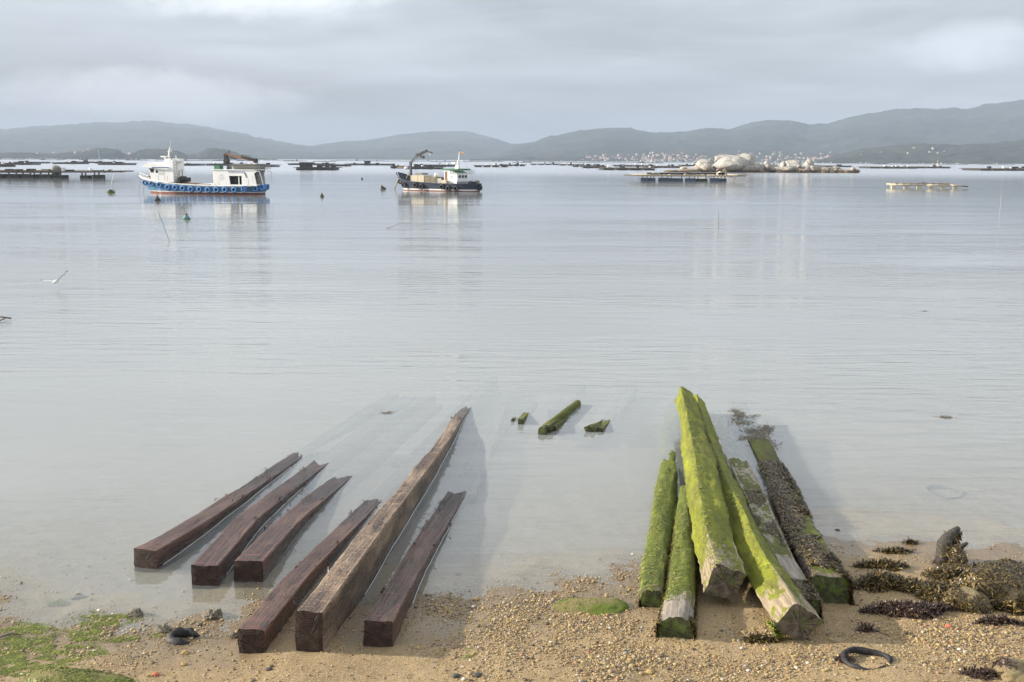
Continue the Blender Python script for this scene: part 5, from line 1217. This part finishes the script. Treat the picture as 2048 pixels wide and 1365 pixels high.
for a in ((597, 674, 340.5, 'raft with a black shed between the two boats', 0, (.12, .40, 2.9)), (585, 660, 330.5, 'thin raft just behind the black shed raft', 0), (640, 698, 333.0, 'bare low raft right of the black shed raft', 0), (702, 779, 331, 'raft with a small grey cabin left of the crane', 1, (.42, .54, 3.0)),
          (783, 812, 337, 'narrow raft cut by the navy bow crane column', 0), (818, 884, 338.5, 'raft behind the crates of the navy boat', 2), (835, 905, 333.5, 'farther raft above the navy boat deck', 3),
          (953, 1012, 334.5, 'dark raft heaped with drums right of the navy boat', 4), (1006, 1046, 332.5, 'small raft overlapping the drum raft behind the navy boat', 2), (1068, 1110, 330.3, 'thin low raft alone near the centre', 0), (1126, 1172, 331.5, 'pale raft with white drums right of centre', 4), (1150, 1198, 334.2, 'dark raft overlapping the pale drum raft', 1), (1168, 1207, 336.6, 'low dark raft in front of the overlapping pair', 0), (1206, 1298, 340.5, 'long dark raft left of the blue float raft', 2), (1235, 1296, 333.6, 'raft behind the long dark one near the islet', 3), (1294, 1350, 336, 'thin raft between the long dark one and the islet', 1), (1365, 1396, 333, 'raft half hidden by the left end of the islet', 2), (1645, 1686, 334.5, 'thin raft behind the right tail of the islet', 0),
          (1740, 1810, 337.3, 'raft with a row of white drums right of the islet', 6), (1806, 1874, 336.8, 'dark raft joined to the drum row raft', 1), (1952, 2026, 341.5, 'long pale raft beside the white launch', 2), (2024, 2070, 340.2, 'raft cut by the right edge of the frame', 2),
          (-20, 27, 334, 'nearest small raft at the left edge above the long one', 1), (10, 74, 330, 'dark raft with gear at far left', 2), (37, 92, 327.2, 'thin raft behind the far left pair', 0), (113, 170, 328.4, 'raft with drums left of the sailing yacht', 3), (160, 192, 326.4, 'thin raft left of the yacht hull', 0), (194, 236, 327.0, 'raft just behind the sailing yacht', 1), (204, 265, 330.2, 'dark raft left of the blue boat mast', 1), (315, 402, 331.5, 'raft behind the blue boat funnel', 4), (420, 505, 331.6, 'raft behind the blue boat crane', 1), (478, 553, 334, 'raft beyond the blue boat stern', 2)):
    raft_far(*a)
# the far line of rafts, too small to tell apart
rr = random.Random(9)
for k in range(46):
    u = 20+k*44+rr.uniform(-14, 14); hz = HOR+(u-1024)*ROLL; v = hz+rr.uniform(4.6, 6.6)
    a, b = P(u-rr.uniform(9, 16), v), P(u+rr.uniform(9, 16), v); W = (b-a).length; c_ = (a+b)/2
    m = MB().box(-W/2, W/2, -8, 8, -.2, .8); 
    for j in range(4):
        x = rr.uniform(-.45, .45)*W; s_ = rr.uniform(.6, 1.8); m.box(x, x+s_*1.3, -8, -6, .802, .8+s_, 1 if rr.random() < .55 else 0)
    o = m.build('far_raft', [M_RAFTW, M_DRUM]); o.location = c_
    tag(o, 'tiny dark raft in the far line along the opposite shore', 'raft', 'far line of rafts')

# ------------------------------------------------------------------ buoys, stakes, small craft, gull
def buoy(name, u, v, label, prof, mats, scale, lean=(0, 0)):
    p = P(u, v); t = thing(name, label, 'buoy', tuple(p)); t.rotation_euler = (lean[0], lean[1], 0)
    for k, (nm, pr, mt) in enumerate(zip(('collar', 'body', 'top_post'), prof, mats)):
        m = MB().lathe([(a*scale, b*scale) for a, b in pr], 14); V = np.array(m.v); V += (fbm(V*3+k*5, 3)[:, None]-.5)*.12*scale*np.array([1, 1, .5])
        mk(nm, V, m.f, mt, t, True)
    return t
CONE = ([(.1, -.25), (.62, -.2), (.66, .0), (.60, .08)], [(.60, .06), (.45, .3), (.25, .62), (.17, .7)], [(.17, .68), (.20, .85), (.12, .98), (.05, 1.05)])
M_BUOYB = paint('blue_green_buoy', (.10, .22, .25), .6, .5, (.05, .06, .05), 4); M_SLIME = paint('green_slime', (.08, .11, .015), .8, .4, (.03, .03, .01), 6)
buoy('cone_buoy', 373, 439, 'blue green cone buoy with a rusty top, nearest to the camera', CONE, (M_SLIME, M_BUOYB, M_RUST), .50)
buoy('dark_buoy', 315, 402, 'dark rusty buoy below the blue boat bow', CONE, (M_FLOATD, M_FLOATD, M_RUST), .60)
buoy('dark_buoy', 644, 394, 'small dark buoy alone between the two boats', CONE, (M_SLIME, M_FLOATD, M_FLOATD), .46)
t = buoy('weedy_buoy', 766, 379, 'lumpy dark buoy at the anchor rope of the navy boat', CONE, (M_SLIME, M_FLOATD, M_RAFTP), .75, (.0, -.45))
buoy('dark_buoy', 724, 359, 'tiny buoy left of the crane of the navy boat', CONE, (M_FLOATD, M_FLOATD, M_FLOATD), .45)
t = buoy('weedy_buoy', 221, 386, 'weedy buoy carrying a leaning white pole at left', ([(.1, -.2), (.75, -.15), (.8, .1), (.6, .3)], [(.6, .28), (.5, .45), (.3, .6)], [(.3, .58), (.15, .7), (.05, .72)]), (M_SLIME, M_FLOATD, M_FLOATD), .62)
MB().tube([(-.12, 0, .3), (.30, 0, 1.4)], .02, 6).tube([(.16, 0, 1.1), (.62, 0, 2.6)], [.05, .035], 6).build('white_pole', M_DRUM, t)
MB().torus((.4, -.1, .15), .22, .05, 'y', 14, 6).build('rope_loop', M_SLIME, t, True)
def stake(name, ua, va, ub, vb, label, mat, r0=.02, dy=0.0, top=None):
    a = P(ua, va); b = zat(ub, vb, a.y+dy); m = MB().tube([a-(b-a)*.08, a, (a+b)/2+Vector((.02, 0, 0)), b], [r0, r0, r0*.9, r0*.7], 6)
    V = np.array(m.v)-np.array(a); o = mk(name, V, m.f, mat, None, True); o.location = a
    return tag(o, label, 'stake')
stake('blue_stake', 339, 484, 307, 402, 'thin blue rod leaning out of the water below the blue boat', M_ROPEB, .018)
stake('white_stake', 1998, 435, 2003, 384, 'thin white stake standing in the water near the right edge', M_WALL, .012)
stake('cane_stake', 1437, 452, 1437, 420, 'short cane standing alone in the water right of centre', M_TWIG, .016)
pts = [zat(770, 457, P(770, 457).y)+Vector((0, 0, 0)), P(770, 457)+Vector((.5, .5, .10)), zat(812, 444, P(770, 457).y+1.0)]
pts[0] = P(770, 458)-Vector((0, 0, .02))
m = MB().tube(pts, [.016, .014, .008], 6); tag(m.build('bent_cane', M_ROPE, smooth=True), 'thin bent cane lying over the water between the boats', 'stick')
pa, pb_ = P(-14, 640), zat(22, 637, P(0, 642).y); pc_ = P(-10, 646)
m = MB().tube([pa+Vector((0, 0, .12)), pb_], [.03, .022], 7); t = m.build('driftwood_fork', M_TWIG, smooth=True); tag(t, 'dark branch tip entering at the left edge above the water', 'driftwood')
MB().tube([pc_, pb_+(pa-pb_)*.3+Vector((0, 0, .02))], [.022, .016], 7).build('lower_branch', M_TWIG, t, True)
for u, v, n_, lab in ((775, 826, 60, 'small dark scrap of weed floating left of the long worn timber'), (1890, 835, 90, 'small wrack tuft floating at the right'), (1848, 623, 50, 'tiny scrap of weed floating far right')):
    c_ = P(u, v); r = np.random.default_rng(int(u)); p = np.stack([r.normal(size=n_)*.07, r.normal(size=n_)*.05, np.full(n_, .004)], -1)
    V, F, rn = fronds(p, np.tile([0, 0, 1.], (n_, 1)), .05, flat=.2, seed=3); o = mk('floating_weed', V, F, M_WEED, None, True, None, None, {'rnd': rn}); o.location = c_
    tag(o, lab, 'seaweed', 'weed scraps afloat')

# gull
wl = P(112, 577); gp_ = zat(112, 563.5, wl.y); GK = (gp_-Vector((0, 0, CAM_H))).length/FPX/6.827
gull = thing('gull', 'white gull flying low over the water at left, wings spread', 'bird', tuple(gp_))
m = MB().tube([(.02, -.20, -.03), (.01, -.15, -.02), (0, -.05, 0), (0, .10, .0), (0, .22, .01), (0, .30, .015)], [.012, .045, .065, .06, .03, .02], 10)
m.build('body', M_FEATHER, gull, True)
MB().lathe([(.012, -.045), (.04, -.02), (.045, .01), (.02, .04)], 10, (.02, -.21, -.01)).build('head', M_FEATHER, gull, True)
MB().tube([(.02, -.245, -.02), (.02, -.30, -.035)], [.014, .003], 6).build('beak', M_FLAGY, gull, True)
MB().add([(-.02, .28, .015), (.02, .28, .015), (.06, .40, .01), (-.06, .40, .01)], [[0, 1, 2, 3]]).build('tail', M_FEATHER, gull)
def gwing(pts, ch):
    pts = [Vector((x*GK, 0, z*GK)) for x, z in pts]; V = []
    for i, (p, c_) in enumerate(zip(pts, ch)):
        V += [(p.x, -c_*.4, p.z), (p.x, 0, p.z+.018), (p.x, c_*.6, p.z-.005), (p.x, 0, p.z-.008)]
    F = [(i*4+j, i*4+(j+1) % 4, (i+1)*4+(j+1) % 4, (i+1)*4+j) for i in range(len(pts)-1) for j in range(4)]+[(3, 2, 1, 0), tuple(range(len(pts)*4-4, len(pts)*4))]
    mi = [1 if i == len(pts)-2 else 0 for i in range(len(pts)-1) for j in range(4)]+[0, 1]
    return mk('wing', V, F, [M_FEATHER, M_FEATHERG], gull, True, mi)
gwing([(0, 0), (-70, 5), (-130, 3), (-165, 14), (-195, 22)], [.17, .16, .14, .10, .03])
gwing([(0, 0), (60, 52), (105, 92), (135, 118), (152, 138)], [.17, .16, .14, .10, .03])

# sailing yacht, launch, beacon
p = P(199, 327); k = (p-Vector((0, 0, CAM_H))).length/FPX
t = thing('sailing_yacht', 'white sailing yacht with bare mast on the far water at left', 'yacht', tuple(p), .2)
MB().prism([(-4*k, .9*k), (-3.2*k, 0), (3.0*k, 0), (4*k, 1.2*k)], -1.2*k, 1.2*k).build('hull', M_WHITE, t)
MB().prism([(-1.8*k, 1*k), (-1.4*k, 1.9*k), (1.2*k, 1.8*k), (2*k, 1.1*k)], -.7*k, .7*k).build('cabin', M_WHITE, t)
MB().tube([(0, 0, 1*k), (0, 0, 24*k)], .35*k, 6).build('mast', M_DRUM, t)
p = P(1944, 341); k = (p-Vector((0, 0, CAM_H))).length/FPX
t = thing('white_launch', 'small white launch moored beside the long pale raft at right', 'boat', tuple(p), .1)
MB().prism([(-6*k, 1.8*k), (-5*k, 0), (5.5*k, 0), (6*k, 1.6*k)], -1.6*k, 1.6*k).build('hull', M_WHITE, t)
MB().prism([(-2.5*k, 1.6*k), (-1.5*k, 3*k), (1.5*k, 3*k), (2.5*k, 1.6*k)], -1*k, 1*k).build('cabin', M_WHITE, t)
p = P(1875, 330); k = (p-Vector((0, 0, CAM_H))).length/FPX
t = thing('channel_beacon', 'red and white channel beacon before the right shore', 'beacon', tuple(p))
MB().lathe([(1.2*k, 0), (.9*k, 2.5*k)], 8).build('base', M_DRUM, t); MB().lathe([(.9*k, 2.5*k), (.7*k, 6*k)], 8).build('tower', M_FLAGR, t); MB().lathe([(.7*k, 6*k), (.3*k, 8*k)], 8).build('lantern', M_DRUM, t)

# ------------------------------------------------------------------ the far towns
def house_mesh(w_, d_, h_):
    m = MB(); hw_, hd = w_/2, d_/2
    m.add([(-hw_, -hd, -4), (hw_, -hd, -4), (hw_, hd, -4), (-hw_, hd, -4), (-hw_, -hd, h_), (hw_, -hd, h_), (hw_, hd, h_), (-hw_, hd, h_), (-hw_, 0, h_+d_*.25), (hw_, 0, h_+d_*.25)],
          [(0, 1, 5, 4), (2, 3, 7, 6), (1, 2, 6, 9, 5), (3, 0, 4, 8, 7)], 0)
    e = .5
    m.add([(-hw_-e, -hd-e, h_-.1), (hw_+e, -hd-e, h_-.1), (hw_+e, 0, h_+d_*.25+.15), (-hw_-e, 0, h_+d_*.25+.15), (hw_+e, hd+e, h_-.1), (-hw_-e, hd+e, h_-.1)], [(0, 1, 2, 3), (3, 2, 4, 5)], 1)
    me = bpy.data.meshes.new('house'); me.from_pydata(m.v, [], m.f); me.materials.append(M_WALL); me.materials.append(M_ROOF); me.polygons.foreach_set('material_index', m.m); return me
HM = [house_mesh(10, 8, 6), house_mesh(14, 9, 7), house_mesh(18, 10, 9), house_mesh(8, 8, 5), house_mesh(40, 12, 9)]
rr = random.Random(21)
def house(u, r_, f, lab, grp, kind=None):
    z = float(f(np.array([float(u)]), np.array([r_]))[0]); x = r_*(u-1024)/FPX
    o = bpy.data.objects.new('house', HM[kind if kind is not None else rr.choice((0, 0, 1, 1, 2, 3))]); COL.objects.link(o)
    o.scale = [rr.uniform(.5, .75)*(.6 if f is f_lowr else 1)]*3; o.location = (x, r_, z-.3); o.rotation_euler = (0, 0, rr.uniform(-.7, .7)); tag(o, lab, 'house', grp)
for k in range(290):
    c_ = rr.random()
    u = rr.gauss(1330, 60) if c_ < .28 else rr.gauss(1560, 110) if c_ < .68 else rr.gauss(1680, 60) if c_ < .9 else rr.uniform(1160, 1420)
    if not 1150 < u < 1800: continue
    house(u, 2950+abs(rr.gauss(230, 170)), f_right, 'tiny pale house in the hillside town across the bay', 'houses of the far town')
for k, pl_ in enumerate(('leftmost', 'second', 'third', 'rightmost')): house(1728+k*9, 3300, f_right, pl_+' of four long white blocks above the right end of the far town', 'white blocks of the far town', 4)
for k in range(9): house(rr.uniform(1690, 1900), rr.uniform(2400, 2620), f_lowr, 'tiny house among trees on the right headland', 'houses on the right headland')
for k in range(16): house(rr.choice((rr.gauss(172, 8), rr.gauss(265, 4), rr.uniform(60, 150))), rr.uniform(2830, 2890), f_lowl, 'tiny white house on the hazy left headland', 'houses on the left headland')
